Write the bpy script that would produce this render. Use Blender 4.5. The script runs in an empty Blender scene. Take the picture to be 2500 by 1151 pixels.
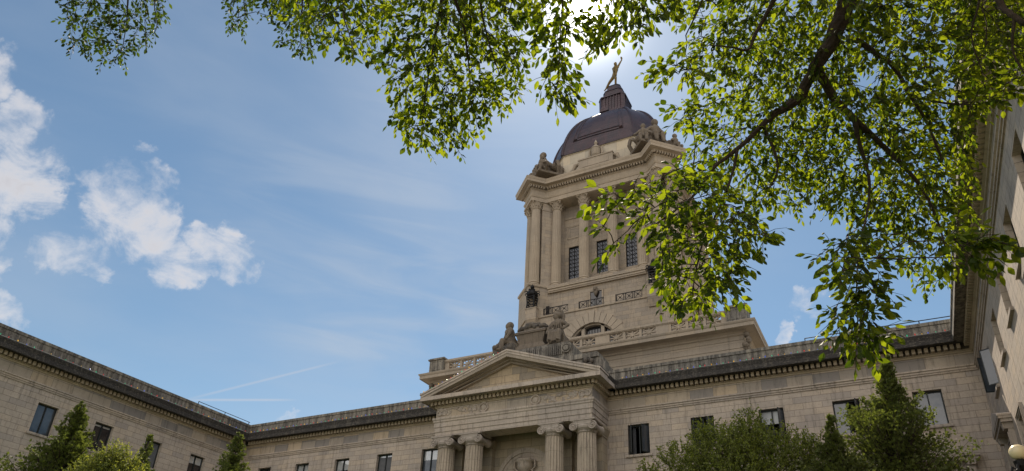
import bpy, bmesh, math, random
from mathutils import Vector, Matrix
random.seed(11)
PI = math.pi
SUN_DIR=(-0.23830,0.59454,0.76794)
CAM_F=(-0.425390,0.778237,0.461943)
CAM_R=(0.886914,0.460050,0.041686)
CAM_U=(0.180075,-0.427436,0.885929)
FPX=1775.623
PYC=752.750
CONTRAILS=[((-0.7026, 0.6255, 0.3391), (0.04616, 0.51568, -0.85554), 0.11, 0.3), ((-0.7249, 0.6146, 0.3112), (-0.12536, 0.32656, -0.93683), 0.075, 0.42)]
CLOUDS=[(-0.8016,0.2793,0.5286,0.0228,0.8),(-0.8065,0.3156,0.5,0.0295,1),(-0.8228,0.3169,0.4718,0.027,1),(-0.8066,0.3407,0.4831,0.018,0.9),(-0.8372,0.3353,0.432,0.0153,0.9),(-0.846,0.3519,0.4004,0.0172,0.9),(-0.8572,0.3761,0.3519,0.0134,0.8),(-0.7819,0.2886,0.5526,0.0156,0.45),(-0.78,0.2556,0.5712,0.017,0.5),(-0.7325,0.3858,0.5608,0.0106,0.8),(-0.77,0.3729,0.5177,0.0191,0.75),(-0.747,0.4051,0.5271,0.0245,0.75),(-0.7361,0.4342,0.5192,0.0206,0.8),(-0.7675,0.4091,0.4936,0.0264,0.85),(-0.7513,0.4446,0.4877,0.0274,1),(-0.7753,0.423,0.469,0.0287,0.9),(-0.8043,0.3921,0.4464,0.023,0.85),(-0.7962,0.4149,0.4405,0.0257,1),(-0.7987,0.4281,0.4228,0.0193,0.9),(-0.7697,0.4454,0.4573,0.0247,0.9),(-0.7551,0.478,0.4487,0.0231,0.75),(-0.7457,0.4962,0.4446,0.0188,0.7),(-0.7204,0.5025,0.478,0.0192,0.75),(-0.7056,0.5219,0.4794,0.0221,0.95),(-0.6998,0.5459,0.4608,0.0174,0.85),(-0.7136,0.5281,0.4604,0.0171,0.7),(-0.065,0.8917,0.448,0.0135,0.7),(-0.055,0.8977,0.4371,0.0191,0.75),(-0.0788,0.9002,0.4283,0.0107,0.55),(-0.1069,0.9053,0.4112,0.0079,0.5),(-0.7004,0.6506,0.2936,0.0131,0.75),(-0.7094,0.6427,0.2894,0.009,0.6)]
CIRRUS=[(-0.5383,0.6911,0.4823,0.1285,0.5),(-0.6076,0.6527,0.4525,0.0817,0.5),(-0.4733,0.7481,0.4652,0.0675,0.45),(-0.6315,0.5733,0.5221,0.1063,0.3),(-0.5741,0.6415,0.5088,0.11,0.25),(-0.4435,0.6182,0.649,0.1094,0.2),(-0.707,0.6514,0.2754,0.0508,0.1)]
GLOBE=(2.78,21.08,7.22)

# ---------------------------------------------------------------- camera
scn = bpy.context.scene
COL = scn.collection
cam_d = bpy.data.cameras.new("camera")
cam = bpy.data.objects.new("camera", cam_d)
COL.objects.link(cam)
F_, R_, U_ = Vector(CAM_F), Vector(CAM_R), Vector(CAM_U)
cam.matrix_world = Matrix(((R_.x, U_.x, -F_.x, 0), (R_.y, U_.y, -F_.y, 0), (R_.z, U_.z, -F_.z, 1.6), (0, 0, 0, 1)))
cam_d.sensor_width = 36
cam_d.sensor_fit = 'HORIZONTAL'
cam_d.lens = FPX / 2500 * 36
cam_d.shift_y = (PYC - 575.5) / 2500
cam_d.clip_start = 0.05
cam_d.clip_end = 5000
scn.camera = cam
scn.render.engine = 'CYCLES'
scn.view_settings.view_transform = 'Standard'
scn.view_settings.look = 'None'
scn.view_settings.exposure = 0.34
scn.view_settings.gamma = 1
# ---------------------------------------------------------------- sun and sky
SUN = Vector(SUN_DIR).normalized()
ld = bpy.data.lights.new("sun", 'SUN')
ld.energy = 5.0
ld.angle = math.radians(0.53)
ld.color = (1.0, 0.87, 0.70)
lo = bpy.data.objects.new("sun", ld)
lo.rotation_euler = SUN.to_track_quat('Z', 'Y').to_euler()
lo.location = SUN * 300
COL.objects.link(lo)
world = bpy.data.worlds.new("World")
scn.world = world
world.use_nodes = True
NT = world.node_tree
NT.nodes.clear()


class NB:
    def __init__(s, nt): s.nt = nt
    def n(s, t, **k):
        nd = s.nt.nodes.new(t)
        for a, b in k.items(): setattr(nd, a, b)
        return nd
    def l(s, a, b): s.nt.links.new(a, b)
    def setin(s, sock, v):
        if isinstance(v, bpy.types.NodeSocket): s.l(v, sock)
        else: sock.default_value = v
    def m(s, op, a, b=None, c=None, clamp=False):
        nd = s.n('ShaderNodeMath', operation=op, use_clamp=clamp)
        s.setin(nd.inputs[0], a)
        if b is not None: s.setin(nd.inputs[1], b)
        if c is not None: s.setin(nd.inputs[2], c)
        return nd.outputs[0]
    def vm(s, op, a, b=None, sc=None):
        nd = s.n('ShaderNodeVectorMath', operation=op)
        s.setin(nd.inputs[0], a)
        if b is not None: s.setin(nd.inputs[1], b)
        if sc is not None: s.setin(nd.inputs['Scale'], sc)
        return nd.outputs['Value'] if op in ('DOT_PRODUCT', 'LENGTH') else nd.outputs[0]
    def ss(s, v, a, b, o0=0.0, o1=1.0):
        nd = s.n('ShaderNodeMapRange', interpolation_type='SMOOTHSTEP')
        s.setin(nd.inputs[0], v)
        for i, x in enumerate((a, b, o0, o1)): s.setin(nd.inputs[i + 1], x)
        return nd.outputs[0]
    def noise(s, vec, scale, detail=4, rough=.55, dist=0.0):
        nd = s.n('ShaderNodeTexNoise')
        if vec is not None: s.l(vec, nd.inputs['Vector'])
        nd.inputs['Scale'].default_value = scale
        nd.inputs['Detail'].default_value = detail
        nd.inputs['Roughness'].default_value = rough
        nd.inputs['Distortion'].default_value = dist
        return nd.outputs[0]
    def mapping(s, vec, scale=(1, 1, 1), rot=(0, 0, 0), loc=(0, 0, 0)):
        nd = s.n('ShaderNodeMapping')
        s.l(vec, nd.inputs[0])
        nd.inputs['Scale'].default_value = scale
        nd.inputs['Rotation'].default_value = rot
        nd.inputs['Location'].default_value = loc
        return nd.outputs[0]
    def mix(s, f, a, b, mode='MIX'):
        nd = s.n('ShaderNodeMix', data_type='RGBA', blend_type=mode)
        s.setin(nd.inputs[0], f)
        for k, v in ((6, a), (7, b)):
            if isinstance(v, tuple) and len(v) == 3: v = (*v, 1)
            s.setin(nd.inputs[k], v)
        return nd.outputs[2]


W = NB(NT)
sky = W.n('ShaderNodeTexSky', sky_type='NISHITA', sun_disc=False)
sky.sun_elevation = math.asin(SUN.z)
sky.sun_rotation = math.atan2(SUN.x, SUN.y)
sky.altitude = 200
sky.air_density = 1.0
sky.dust_density = 0.15
sky.ozone_density = 0.55
gen = W.n('ShaderNodeTexCoord').outputs['Generated']
SKY_S = 0.085
# clouds: soft masks round fixed directions of the sky, broken up by fractal noise
wn_ = W.n('ShaderNodeTexNoise'); W.l(gen, wn_.inputs['Vector'])
for k_, v_ in (('Scale', 7.5), ('Detail', 7), ('Roughness', .62)): wn_.inputs[k_].default_value = v_
warped = W.vm('NORMALIZE', W.vm('ADD', gen, W.vm('SCALE', W.vm('SUBTRACT', wn_.outputs['Color'], (.5, .5, .5)), None, .17)))
acc = None
for x, y, z, r, a in CLOUDS:
    d = W.vm('DOT_PRODUCT', warped, (x, y, z))
    v = W.ss(d, math.cos(r * 1.75), math.cos(r * .1), 0.0, a)
    acc = v if acc is None else W.m('MAXIMUM', acc, v)
fb = W.noise(W.mapping(gen, (1, 1, 1.5), loc=(3.1, .4, 2)), 13, 11, .62, .45)
fb2 = W.noise(gen, 46, 6, .6)
dens = W.m('ADD', acc, W.m('ADD', W.m('MULTIPLY', W.m('SUBTRACT', fb, .50), 4.6), W.m('MULTIPLY', W.m('SUBTRACT', fb2, .5), 1.0)))
cl = W.m('MULTIPLY', W.ss(dens, .05, 1.75), W.ss(acc, .02, .5))
cl = W.m('POWER', cl, .9)
# high thin cirrus streaks
acc2 = None
for x, y, z, r, a in CIRRUS:
    d = W.vm('DOT_PRODUCT', gen, (x, y, z))
    v = W.ss(d, math.cos(r * 1.6), math.cos(r * .1), 0.0, a)
    acc2 = v if acc2 is None else W.m('MAXIMUM', acc2, v)
ci = W.noise(W.mapping(gen, (1.6, 1.6, 10), (0.06, 0.03, 0.1)), 2.2, 7, .5, .8)
ci2 = W.noise(W.mapping(gen, (1.2, 1.2, 3.0), (0.2, 0.1, 0.1)), 3.0, 5, .5, .4)
cir = W.m('MULTIPLY', W.m('ADD', acc2, .03), W.ss(ci, .36, .80), clamp=True)
cir = W.m('ADD', cir, W.m('MULTIPLY', W.ss(ci2, .34, .75), .20), clamp=True)
ccol = W.mix(W.ss(dens, .8, 2.2), (7.3, 7.2, 7.4), (5.6, 5.5, 5.8))
skyc = W.mix(1.0, sky.outputs[0], (.93, 1.03, .985), 'MULTIPLY')
col = W.mix(cir, skyc, (5.0, 5.5, 6.2))
col = W.mix(W.m('MULTIPLY', cl, .93), col, ccol)
# two old contrails low on the left
for c0_, nn, hw_, st_ in CONTRAILS:
    band = W.ss(W.m('ABSOLUTE', W.vm('DOT_PRODUCT', gen, nn)), .0004, .0024, 1, 0)
    seg = W.ss(W.vm('DOT_PRODUCT', gen, c0_), math.cos(hw_), math.cos(hw_ * .35))
    col = W.mix(W.m('MULTIPLY', W.m('MULTIPLY', band, seg), st_), col, (5.6, 5.8, 6.3))
# bright clouds added behind the camera, out of view, to fill the shaded facades
bk = W.ss(W.vm('DOT_PRODUCT', gen, (.373, -.928, .10)), .05, .45)
bn = W.noise(W.mapping(gen, (1, 1, 1.6), loc=(.7, .2, .9)), 4.2, 8, .55, .2)
bc = W.m('MULTIPLY', bk, W.ss(bn, .40, .56))
col = W.mix(bc, col, (18.0, 17.0, 16.0))
# bright hazy aureole close to the sun
sd = W.vm('DOT_PRODUCT', gen, tuple(SUN))
au = W.m('ADD', W.m('MULTIPLY', W.m('POWER', W.m('MAXIMUM', sd, 0), 40), 2.2), W.m('MULTIPLY', W.m('POWER', W.m('MAXIMUM', sd, 0), 900), 30.0))
au = W.m('ADD', au, W.ss(sd, math.cos(math.radians(1.5)), math.cos(math.radians(.4)), 0, 170))
aur = W.vm('SCALE', (1.0, .96, .93), None, au)
tot = W.vm('ADD', col, aur)
bg = W.n('ShaderNodeBackground')
W.l(tot, bg.inputs[0])
bg.inputs[1].default_value = SKY_S
ow = W.n('ShaderNodeOutputWorld')
W.l(bg.outputs[0], ow.inputs[0])

# ---------------------------------------------------------------- building constants (metres)
XL, XR, D = -52.384, 5.371, 46.254
XC = (XL + XR) / 2
YT = 68.385
PF = D - 2.788
HW = 6.255
ZA, ZF, ZC, ZP = 18.854, 20.011, 21.051, 22.117
WT, WB_, WW = 17.976, 15.848, 1.519
YNEAR = -14.0

# ---------------------------------------------------------------- mesh helper
class MB:
    def __init__(s): s.v = []; s.f = []; s.mi = []; s.cur = 0
    def add(s, vs, fs, M=None):
        o = len(s.v)
        if M is not None: vs = [M @ Vector(v) for v in vs]
        s.v += [tuple(v) for v in vs]
        s.f += [tuple(i + o for i in f) for f in fs]
        s.mi += [s.cur] * len(fs)
    def box(s, x0, x1, y0, y1, z0, z1, M=None):
        vs = [(x, y, z) for z in (z0, z1) for y in (y0, y1) for x in (x0, x1)]
        s.add(vs, [(0, 1, 3, 2), (4, 6, 7, 5), (0, 4, 5, 1), (2, 3, 7, 6), (0, 2, 6, 4), (1, 5, 7, 3)], M)
    def taper(s, x, y, z0, z1, a0, b0, a1, b1, M=None):
        vs = [(x - a0, y - b0, z0), (x + a0, y - b0, z0), (x + a0, y + b0, z0), (x - a0, y + b0, z0),
              (x - a1, y - b1, z1), (x + a1, y - b1, z1), (x + a1, y + b1, z1), (x - a1, y + b1, z1)]
        s.add(vs, [(3, 2, 1, 0), (4, 5, 6, 7), (0, 1, 5, 4), (1, 2, 6, 5), (2, 3, 7, 6), (3, 0, 4, 7)], M)
    def prism_y(s, poly, y0, y1, M=None):      # polygon of (x,z) extruded along y
        n = len(poly)
        vs = [(x, y0, z) for x, z in poly] + [(x, y1, z) for x, z in poly]
        fs = [tuple(range(n)), tuple(range(2 * n - 1, n - 1, -1))] + [(i, i + n, (i + 1) % n + n, (i + 1) % n) for i in range(n)]
        s.add(vs, fs, M)
    def prism_z(s, poly, z0, z1, M=None):
        n = len(poly)
        vs = [(x, y, z0) for x, y in poly] + [(x, y, z1) for x, y in poly]
        fs = [tuple(range(n - 1, -1, -1)), tuple(range(n, 2 * n))] + [(i, (i + 1) % n, (i + 1) % n + n, i + n) for i in range(n)]
        s.add(vs, fs, M)
    def lathe(s, cx, cy, prof, n=24, M=None, mod=None, cap=True):
        vs = []
        for r, z in prof:
            for i in range(n):
                a = 2 * PI * i / n
                rr = r * (mod(i) if mod else 1)
                vs.append((cx + rr * math.cos(a), cy + rr * math.sin(a), z))
        fs = []
        for j in range(len(prof) - 1):
            for i in range(n):
                k = (i + 1) % n
                fs.append((j * n + i, j * n + k, (j + 1) * n + k, (j + 1) * n + i))
        if cap:
            fs.append(tuple(range(n - 1, -1, -1))); fs.append(tuple(range((len(prof) - 1) * n, len(prof) * n)))
        s.add(vs, fs, M)
    def tube(s, pts, rad, n=6, M=None):
        pts = [Vector(p) for p in pts]
        if not hasattr(rad, '__len__'): rad = [rad] * len(pts)
        vs = []; prev = None
        for i, p in enumerate(pts):
            t = (pts[min(i + 1, len(pts) - 1)] - pts[max(i - 1, 0)])
            if t.length < 1e-9: t = Vector((0, 0, 1))
            t.normalize()
            if prev is None:
                a = t.orthogonal().normalized()
            else:
                a = (prev - t * prev.dot(t))
                a = a.normalized() if a.length > 1e-6 else t.orthogonal().normalized()
            prev = a; b = t.cross(a)
            for k in range(n):
                c = 2 * PI * k / n
                vs.append(p + (a * math.cos(c) + b * math.sin(c)) * rad[i])
        fs = []
        for i in range(len(pts) - 1):
            for k in range(n):
                k2 = (k + 1) % n
                fs.append((i * n + k, i * n + k2, (i + 1) * n + k2, (i + 1) * n + k))
        fs.append(tuple(range(n - 1, -1, -1))); fs.append(tuple(range((len(pts) - 1) * n, len(pts) * n)))
        s.add(vs, fs, M)
    def sphere(s, c, r, n=12, m=8, sc=(1, 1, 1), M=None):
        prof = []
        vs = []; fs = []
        for j in range(m + 1):
            t = PI * j / m
            for i in range(n):
                a = 2 * PI * i / n
                vs.append((c[0] + r * sc[0] * math.sin(t) * math.cos(a), c[1] + r * sc[1] * math.sin(t) * math.sin(a), c[2] - r * sc[2] * math.cos(t)))
        for j in range(m):
            for i in range(n):
                k = (i + 1) % n
                fs.append((j * n + i, j * n + k, (j + 1) * n + k, (j + 1) * n + i))
        s.add(vs, fs, M)
    def obj(s, name, mats, parent=None, uv=True, smooth=False):
        me = bpy.data.meshes.new(name)
        me.from_pydata(s.v, [], s.f)
        if not isinstance(mats, (list, tuple)): mats = [mats]
        for m in mats: me.materials.append(m)
        if len(mats) > 1: me.polygons.foreach_set('material_index', s.mi)
        if uv: wall_uv(me)
        if smooth: me.polygons.foreach_set('use_smooth', [True] * len(me.polygons))
        me.update()
        o = bpy.data.objects.new(name, me)
        COL.objects.link(o)
        if parent is not None: o.parent = parent
        return o


def wall_uv(me):
    uvl = me.uv_layers.new(name='UVMap')
    dat = [0.0] * (len(me.loops) * 2)
    vs = me.vertices
    for p in me.polygons:
        n = p.normal
        if abs(n.z) > .8: tx = Vector((1, 0, 0)); ty = Vector((0, 1, 0))
        else:
            tx = Vector((-n.y, n.x, 0)).normalized(); ty = Vector((0, 0, 1))
            if abs(tx.x) > abs(tx.y):
                if tx.x < 0: tx = -tx
            elif tx.y < 0: tx = -tx
        for li in p.loop_indices:
            co = vs[me.loops[li].vertex_index].co
            dat[2 * li] = co.dot(tx); dat[2 * li + 1] = co.dot(ty)
    uvl.data.foreach_set('uv', dat)


def empty(name, loc=(0, 0, 0), rz=0):
    o = bpy.data.objects.new(name, None)
    COL.objects.link(o); o.location = loc; o.rotation_euler = (0, 0, rz)
    o.empty_display_size = .5
    return o


def tag(o, label=None, cat=None, group=None, kind=None):
    if label: o['label'] = label
    if cat: o['category'] = cat
    if group: o['group'] = group
    if kind: o['kind'] = kind
    return o


def dup(o, parent=None, M=None, first=True):
    c = o.copy(); COL.objects.link(c)
    if parent is not None: c.parent = parent
    if M is not None: c.matrix_local = M
    for ch in o.children: dup(ch, c)
    return c


def miters(path, closed):
    n = len(path); out = []
    for i in range(n):
        ds = []
        if closed or i > 0:
            a = Vector(path[i]) - Vector(path[i - 1]); ds.append(a.normalized())
        if closed or i < n - 1:
            a = Vector(path[(i + 1) % n]) - Vector(path[i]); ds.append(a.normalized())
        ns = [Vector((d.y, -d.x)) for d in ds]          # outward = right-hand side of travel
        if len(ns) == 1: out.append(ns[0])
        else:
            m = ns[0] + ns[1]
            out.append(m / (1 + ns[0].dot(ns[1])))
    return out


def sweep(mb, path, prof, segs=None, closed=False):
    ms = miters(path, closed); n = len(path)
    if segs is None: segs = range(n if closed else n - 1)
    for i in segs:
        k = (i + 1) % n
        vs = []
        for o, z in prof:
            a = Vector(path[i]) + ms[i] * o; b = Vector(path[k]) + ms[k] * o
            vs += [(a.x, a.y, z), (b.x, b.y, z)]
        mb.add(vs, [(2 * j, 2 * j + 1, 2 * j + 3, 2 * j + 2) for j in range(len(prof) - 1)])


def dentils(mb, path, o0, o1, z0, z1, w, gap, segs=None, closed=False, inset=.12):
    ms = miters(path, closed); n = len(path)
    if segs is None: segs = range(n if closed else n - 1)
    for i in segs:
        k = (i + 1) % n
        a = Vector(path[i]) + ms[i] * o1; b = Vector(path[k]) + ms[k] * o1
        d = b - a; L = d.length; d.normalize(); nr = Vector((d.y, -d.x))
        cnt = max(1, int((L - 2 * inset + gap) / (w + gap)))
        tot = cnt * w + (cnt - 1) * gap; s0 = (L - tot) / 2
        for q in range(cnt):
            p = a + d * (s0 + q * (w + gap)); p2 = p + d * w
            i0 = p - nr * (o1 - o0); i1 = p2 - nr * (o1 - o0)
            vs = [(x.x, x.y, z) for z in (z0, z1) for x in (p, p2, i1, i0)]
            mb.add(vs, [(0, 1, 2, 3), (0, 4, 5, 1), (1, 5, 6, 2), (3, 2, 6, 7), (0, 3, 7, 4), (4, 7, 6, 5)])


def wall_holes(mb, O, u, n, u0, u1, z0, z1, holes, depth):
    """vertical wall from O along u (2D) with outward normal n; holes = (ua,ub,za,zb); reveals go in by depth"""
    us = sorted(set([u0, u1] + [h[0] for h in holes] + [h[1] for h in holes]))
    zs = sorted(set([z0, z1] + [h[2] for h in holes] + [h[3] for h in holes]))
    P = lambda a, z, dd=0: (O[0] + u[0] * a - n[0] * dd, O[1] + u[1] * a - n[1] * dd, z)
    for i in range(len(us) - 1):
        for j in range(len(zs) - 1):
            cu = (us[i] + us[i + 1]) / 2; cz = (zs[j] + zs[j + 1]) / 2
            if any(h[0] < cu < h[1] and h[2] < cz < h[3] for h in holes): continue
            mb.add([P(us[i], zs[j]), P(us[i + 1], zs[j]), P(us[i + 1], zs[j + 1]), P(us[i], zs[j + 1])], [(0, 1, 2, 3)])
    for a, b, c, d in holes:
        for q in (((a, c), (a, d)), ((b, c), (b, d)), ((a, c), (b, c)), ((a, d), (b, d))):
            (p, r), (p2, r2) = q
            mb.add([P(p, r), P(p2, r2), P(p2, r2, depth), P(p, r, depth)], [(0, 1, 2, 3)])


# ---------------------------------------------------------------- materials
def mat(name):
    m = bpy.data.materials.new(name); m.use_nodes = True
    m.node_tree.nodes.clear()
    b = NB(m.node_tree)
    out = b.n('ShaderNodeOutputMaterial')
    p = b.n('ShaderNodeBsdfPrincipled')
    b.l(p.outputs[0], out.inputs[0])
    p.inputs['Specular IOR Level'].default_value = .3
    return m, b, p


def stone(name, base=(.36, .30, .225), var=.5, bw=None, bh=None, mortar=.012, streak=.0, dark=.0, grime=.25, rough=.85, offset=.5):
    m, b, p = mat(name)
    uv = b.n('ShaderNodeTexCoord').outputs['UV']
    pos = b.n('ShaderNodeNewGeometry').outputs['Position']
    n1 = b.noise(pos, .55, 6, .6); n2 = b.noise(pos, 7.0, 5, .65); n3 = b.noise(pos, 42, 3, .6)
    c0 = tuple(x * 0.90 for x in base); c1 = tuple(min(1, x * 1.10) for x in base)
    col = b.mix(b.ss(n1, .3, .7), c0, c1)
    h = b.m('MULTIPLY', n3, .004)
    if bw:
        br = b.n('ShaderNodeTexBrick', offset=offset, offset_frequency=2)
        b.l(b.mapping(uv, (1, 1, 1), loc=(.37, .13, 0)), br.inputs['Vector'])
        br.inputs['Scale'].default_value = 1
        br.inputs['Brick Width'].default_value = bw
        br.inputs['Row Height'].default_value = bh
        br.inputs['Mortar Size'].default_value = mortar
        br.inputs['Mortar Smooth'].default_value = .3
        br.inputs['Bias'].default_value = 0
        br.inputs['Color1'].default_value = (0, 0, 0, 1)
        br.inputs['Color2'].default_value = (1, 1, 1, 1)
        br.inputs['Mortar'].default_value = (.5, .5, .5, 1)
        rnd = b.n('ShaderNodeSeparateColor'); b.l(br.outputs[0], rnd.inputs[0]); rv = rnd.outputs[0]
        # warm blocks and grey blocks
        warm = b.mix(.6 * var, col, (base[0] * 1.25, base[1] * 1.15, base[2] * .98))
        grey = b.mix(.8 * var, col, (base[0] * .58, base[1] * .63, base[2] * .74))
        cb = b.mix(b.ss(rv, .0, .45), grey, col)
        cb = b.mix(b.ss(rv, .55, 1.0), cb, warm)
        col = b.mix(br.outputs['Fac'], cb, (base[0] * .42, base[1] * .42, base[2] * .42))
        h = b.m('SUBTRACT', h, b.m('MULTIPLY', br.outputs['Fac'], .02))
    col = b.mix(b.m('MULTIPLY', b.ss(n2, .48, .75), grime), col, (base[0] * .5, base[1] * .5, base[2] * .52))
    col = b.mix(b.m('MULTIPLY', b.ss(n3, .62, .72), .25), col, (base[0] * 1.35, base[1] * 1.33, base[2] * 1.3))
    if streak or dark:
        st = b.noise(b.mapping(pos, (2.6, 2.6, .28)), 1.6, 7, .68, .4)
        st2 = b.noise(b.mapping(pos, (.5, .5, 2.2)), 2.4, 6, .7, .8)
        fine = b.noise(b.mapping(pos, (3.5, 3.5, 7)), 2.2, 5, .7)
        f = b.m('MAXIMUM', b.ss(st, .5 - .28 * dark, .66 - .12 * dark), b.m('MULTIPLY', b.ss(st2, .42, .62), dark))
        f = b.m('MULTIPLY', f, b.ss(fine, .25, .5))
        col = b.mix(b.m('MULTIPLY', f, streak), col, (.036, .032, .030))
        lich = b.noise(pos, 9, 6, .75)
        col = b.mix(b.m('MULTIPLY', b.ss(lich, .60, .70), streak * .55), col, (.33, .31, .26))
    b.l(col, p.inputs['Base Color'])
    p.inputs['Roughness'].default_value = rough
    bp = b.n('ShaderNodeBump'); bp.inputs['Strength'].default_value = .7; bp.inputs['Distance'].default_value = 1
    b.l(b.m('ADD', h, b.m('MULTIPLY', n2, .012)), bp.inputs['Height'])
    b.l(bp.outputs[0], p.inputs['Normal'])
    return m


def simple(name, colr, rough=.6, metal=0, noise=.0, nscale=6, spec=.3, bump=0, c2=None):
    m, b, p = mat(name)
    pos = b.n('ShaderNodeNewGeometry').outputs['Position']
    n = b.noise(pos, nscale, 5, .6)
    c2 = c2 or tuple(x * .55 for x in colr)
    b.l(b.mix(b.m('MULTIPLY', b.ss(n, .35, .7), noise), colr, c2), p.inputs['Base Color'])
    p.inputs['Roughness'].default_value = rough
    p.inputs['Metallic'].default_value = metal
    p.inputs['Specular IOR Level'].default_value = spec
    if bump:
        bp = b.n('ShaderNodeBump'); bp.inputs['Strength'].default_value = bump; bp.inputs['Distance'].default_value = .05
        b.l(n, bp.inputs['Height']); b.l(bp.outputs[0], p.inputs['Normal'])
    return m


BASE = (.45, .375, .305)
M_ASH = stone('ashlar_stone', BASE, .48, 1.12, .405, .010, streak=.32, grime=.4)
M_FRZ = stone('frieze_stone', (.41, .34, .265), 1.15, 1.56, 5.0, .010, streak=.34, offset=0)
M_TRIM = stone('trim_stone', BASE, .5, 1.9, 9.0, .006, streak=.42, grime=.55, offset=0)
M_DENT = stone('dentil_stone', (.42, .34, .24), .3, streak=.2, grime=.35)
M_GAPSHADE = stone('dentil_gap_shade', (.15, .12, .085), .3, streak=.5, grime=.6, dark=.4)  # dark dentil backing: shade between the teeth is put into its colour
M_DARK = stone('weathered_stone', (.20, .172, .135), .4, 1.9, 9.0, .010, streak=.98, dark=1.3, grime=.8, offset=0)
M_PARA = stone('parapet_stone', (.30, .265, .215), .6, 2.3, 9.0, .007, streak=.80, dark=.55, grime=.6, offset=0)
M_TOW = stone('tower_stone', (.335, .275, .212), .45, 1.25, .45, .007, streak=.28, grime=.4)
M_TWT = stone('tower_trim_stone', (.34, .28, .215), .3, 2.4, 9.0, .006, streak=.14, grime=.3, offset=0)
M_COLM = stone('column_stone', (.42, .345, .265), .3, 9.0, 1.6, .008, streak=.42, grime=.5, offset=0)
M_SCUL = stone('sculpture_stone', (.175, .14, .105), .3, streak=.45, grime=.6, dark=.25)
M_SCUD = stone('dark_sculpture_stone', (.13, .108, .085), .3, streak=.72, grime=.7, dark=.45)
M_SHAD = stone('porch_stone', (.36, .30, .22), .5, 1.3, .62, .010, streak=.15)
M_IRON = simple('black_iron', (.018, .017, .017), .45, .6, .3)
M_FRAME = simple('dark_window_frame', (.022, .026, .024), .45, 0, .3)
M_BLIND = simple('white_blind', (.55, .56, .56), .8, 0, .15, 2)
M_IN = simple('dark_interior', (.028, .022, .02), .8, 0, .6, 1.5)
M_ROOF = simple('roof_gravel', (.22, .21, .19), .9, 0, .4, 3)
M_GOLD = simple('bronze_gold', (.20, .14, .055), .5, .7, .6, 5, c2=(.09, .06, .025))
M_CURT = simple('curtain_fabric', (.12, .12, .125), .9, 0, .4, 2)


def glass_mat():
    m, b, p = mat('window_glass')
    pos = b.n('ShaderNodeNewGeometry').outputs['Position']
    n = b.noise(pos, .9, 3, .5)
    b.l(b.mix(b.ss(n, .35, .65), (.030, .036, .044), (.07, .08, .095)), p.inputs['Base Color'])
    p.inputs['Roughness'].default_value = .04
    p.inputs['Specular IOR Level'].default_value = .9
    bp = b.n('ShaderNodeBump'); bp.inputs['Strength'].default_value = .05; bp.inputs['Distance'].default_value = .2
    b.l(b.noise(pos, .7, 2, .5), bp.inputs['Height']); b.l(bp.outputs[0], p.inputs['Normal'])
    return m


M_GLASS = glass_mat()


def copper():
    m, b, p = mat('weathered_copper')
    uv = b.n('ShaderNodeTexCoord').outputs['UV']
    pos = b.n('ShaderNodeNewGeometry').outputs['Position']
    br = b.n('ShaderNodeTexBrick', offset=.5)
    b.l(uv, br.inputs['Vector'])
    for k, v in (('Scale', 1), ('Brick Width', 1.1), ('Row Height', .38), ('Mortar Size', .014)): br.inputs[k].default_value = v
    br.inputs['Color1'].default_value = (.034, .019, .025, 1)
    br.inputs['Color2'].default_value = (.062, .034, .040, 1)
    br.inputs['Mortar'].default_value = (.02, .014, .015, 1)
    n = b.noise(b.mapping(pos, (1.4, 1.4, .25)), 1.2, 6, .6)
    col = b.mix(b.m('MULTIPLY', b.ss(n, .42, .7), .5), br.outputs[0], (.026, .026, .034))
    b.l(col, p.inputs['Base Color'])
    p.inputs['Roughness'].default_value = .38
    p.inputs['Metallic'].default_value = .35
    p.inputs['Specular IOR Level'].default_value = .5
    bp = b.n('ShaderNodeBump'); bp.inputs['Strength'].default_value = .5; bp.inputs['Distance'].default_value = .04
    b.l(b.m('SUBTRACT', b.m('MULTIPLY', n, .5), br.outputs['Fac']), bp.inputs['Height']); b.l(bp.outputs[0], p.inputs['Normal'])
    return m


M_COP = copper()


def leafmat(name, base, trans, tw=.5, var=.6, rough=.4):
    m, b, p = mat(name)
    info = b.n('ShaderNodeNewGeometry')
    r = info.outputs['Random Per Island']
    c = b.mix(b.m('MULTIPLY', r, var), base, tuple(x * .45 for x in base))
    r2 = b.m('FRACT', b.m('MULTIPLY', r, 17.31))
    t = b.mix(b.m('MULTIPLY', b.ss(r2, .15, .8), var), trans, (trans[0] * .16, trans[1] * .24, trans[2] * .3))
    b.l(c, p.inputs['Base Color']); p.inputs['Roughness'].default_value = rough
    p.inputs['Specular IOR Level'].default_value = .4
    tr = b.n('ShaderNodeBsdfTranslucent'); b.l(t, tr.inputs[0])
    mx = b.n('ShaderNodeMixShader'); mx.inputs[0].default_value = tw
    b.l(p.outputs[0], mx.inputs[1]); b.l(tr.outputs[0], mx.inputs[2])
    out = [n for n in m.node_tree.nodes if n.type == 'OUTPUT_MATERIAL'][0]
    b.l(mx.outputs[0], out.inputs[0])
    return m


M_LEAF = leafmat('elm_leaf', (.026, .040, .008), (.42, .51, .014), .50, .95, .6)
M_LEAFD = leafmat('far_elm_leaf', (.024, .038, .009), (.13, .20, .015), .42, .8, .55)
M_CEDAR = leafmat('cedar_leaf', (.14, .165, .042), (.20, .24, .03), .42, .8, .65)
M_YEL = leafmat('yellow_green_leaf', (.20, .235, .05), (.42, .44, .05), .48, .75, .6)
M_ASHL = leafmat('shrub_leaf', (.21, .235, .06), (.50, .54, .05), .48, .8, .6)
M_BARK = simple('bark', (.060, .042, .032), .9, 0, .8, 14, bump=.8, c2=(.022, .016, .013))

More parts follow.
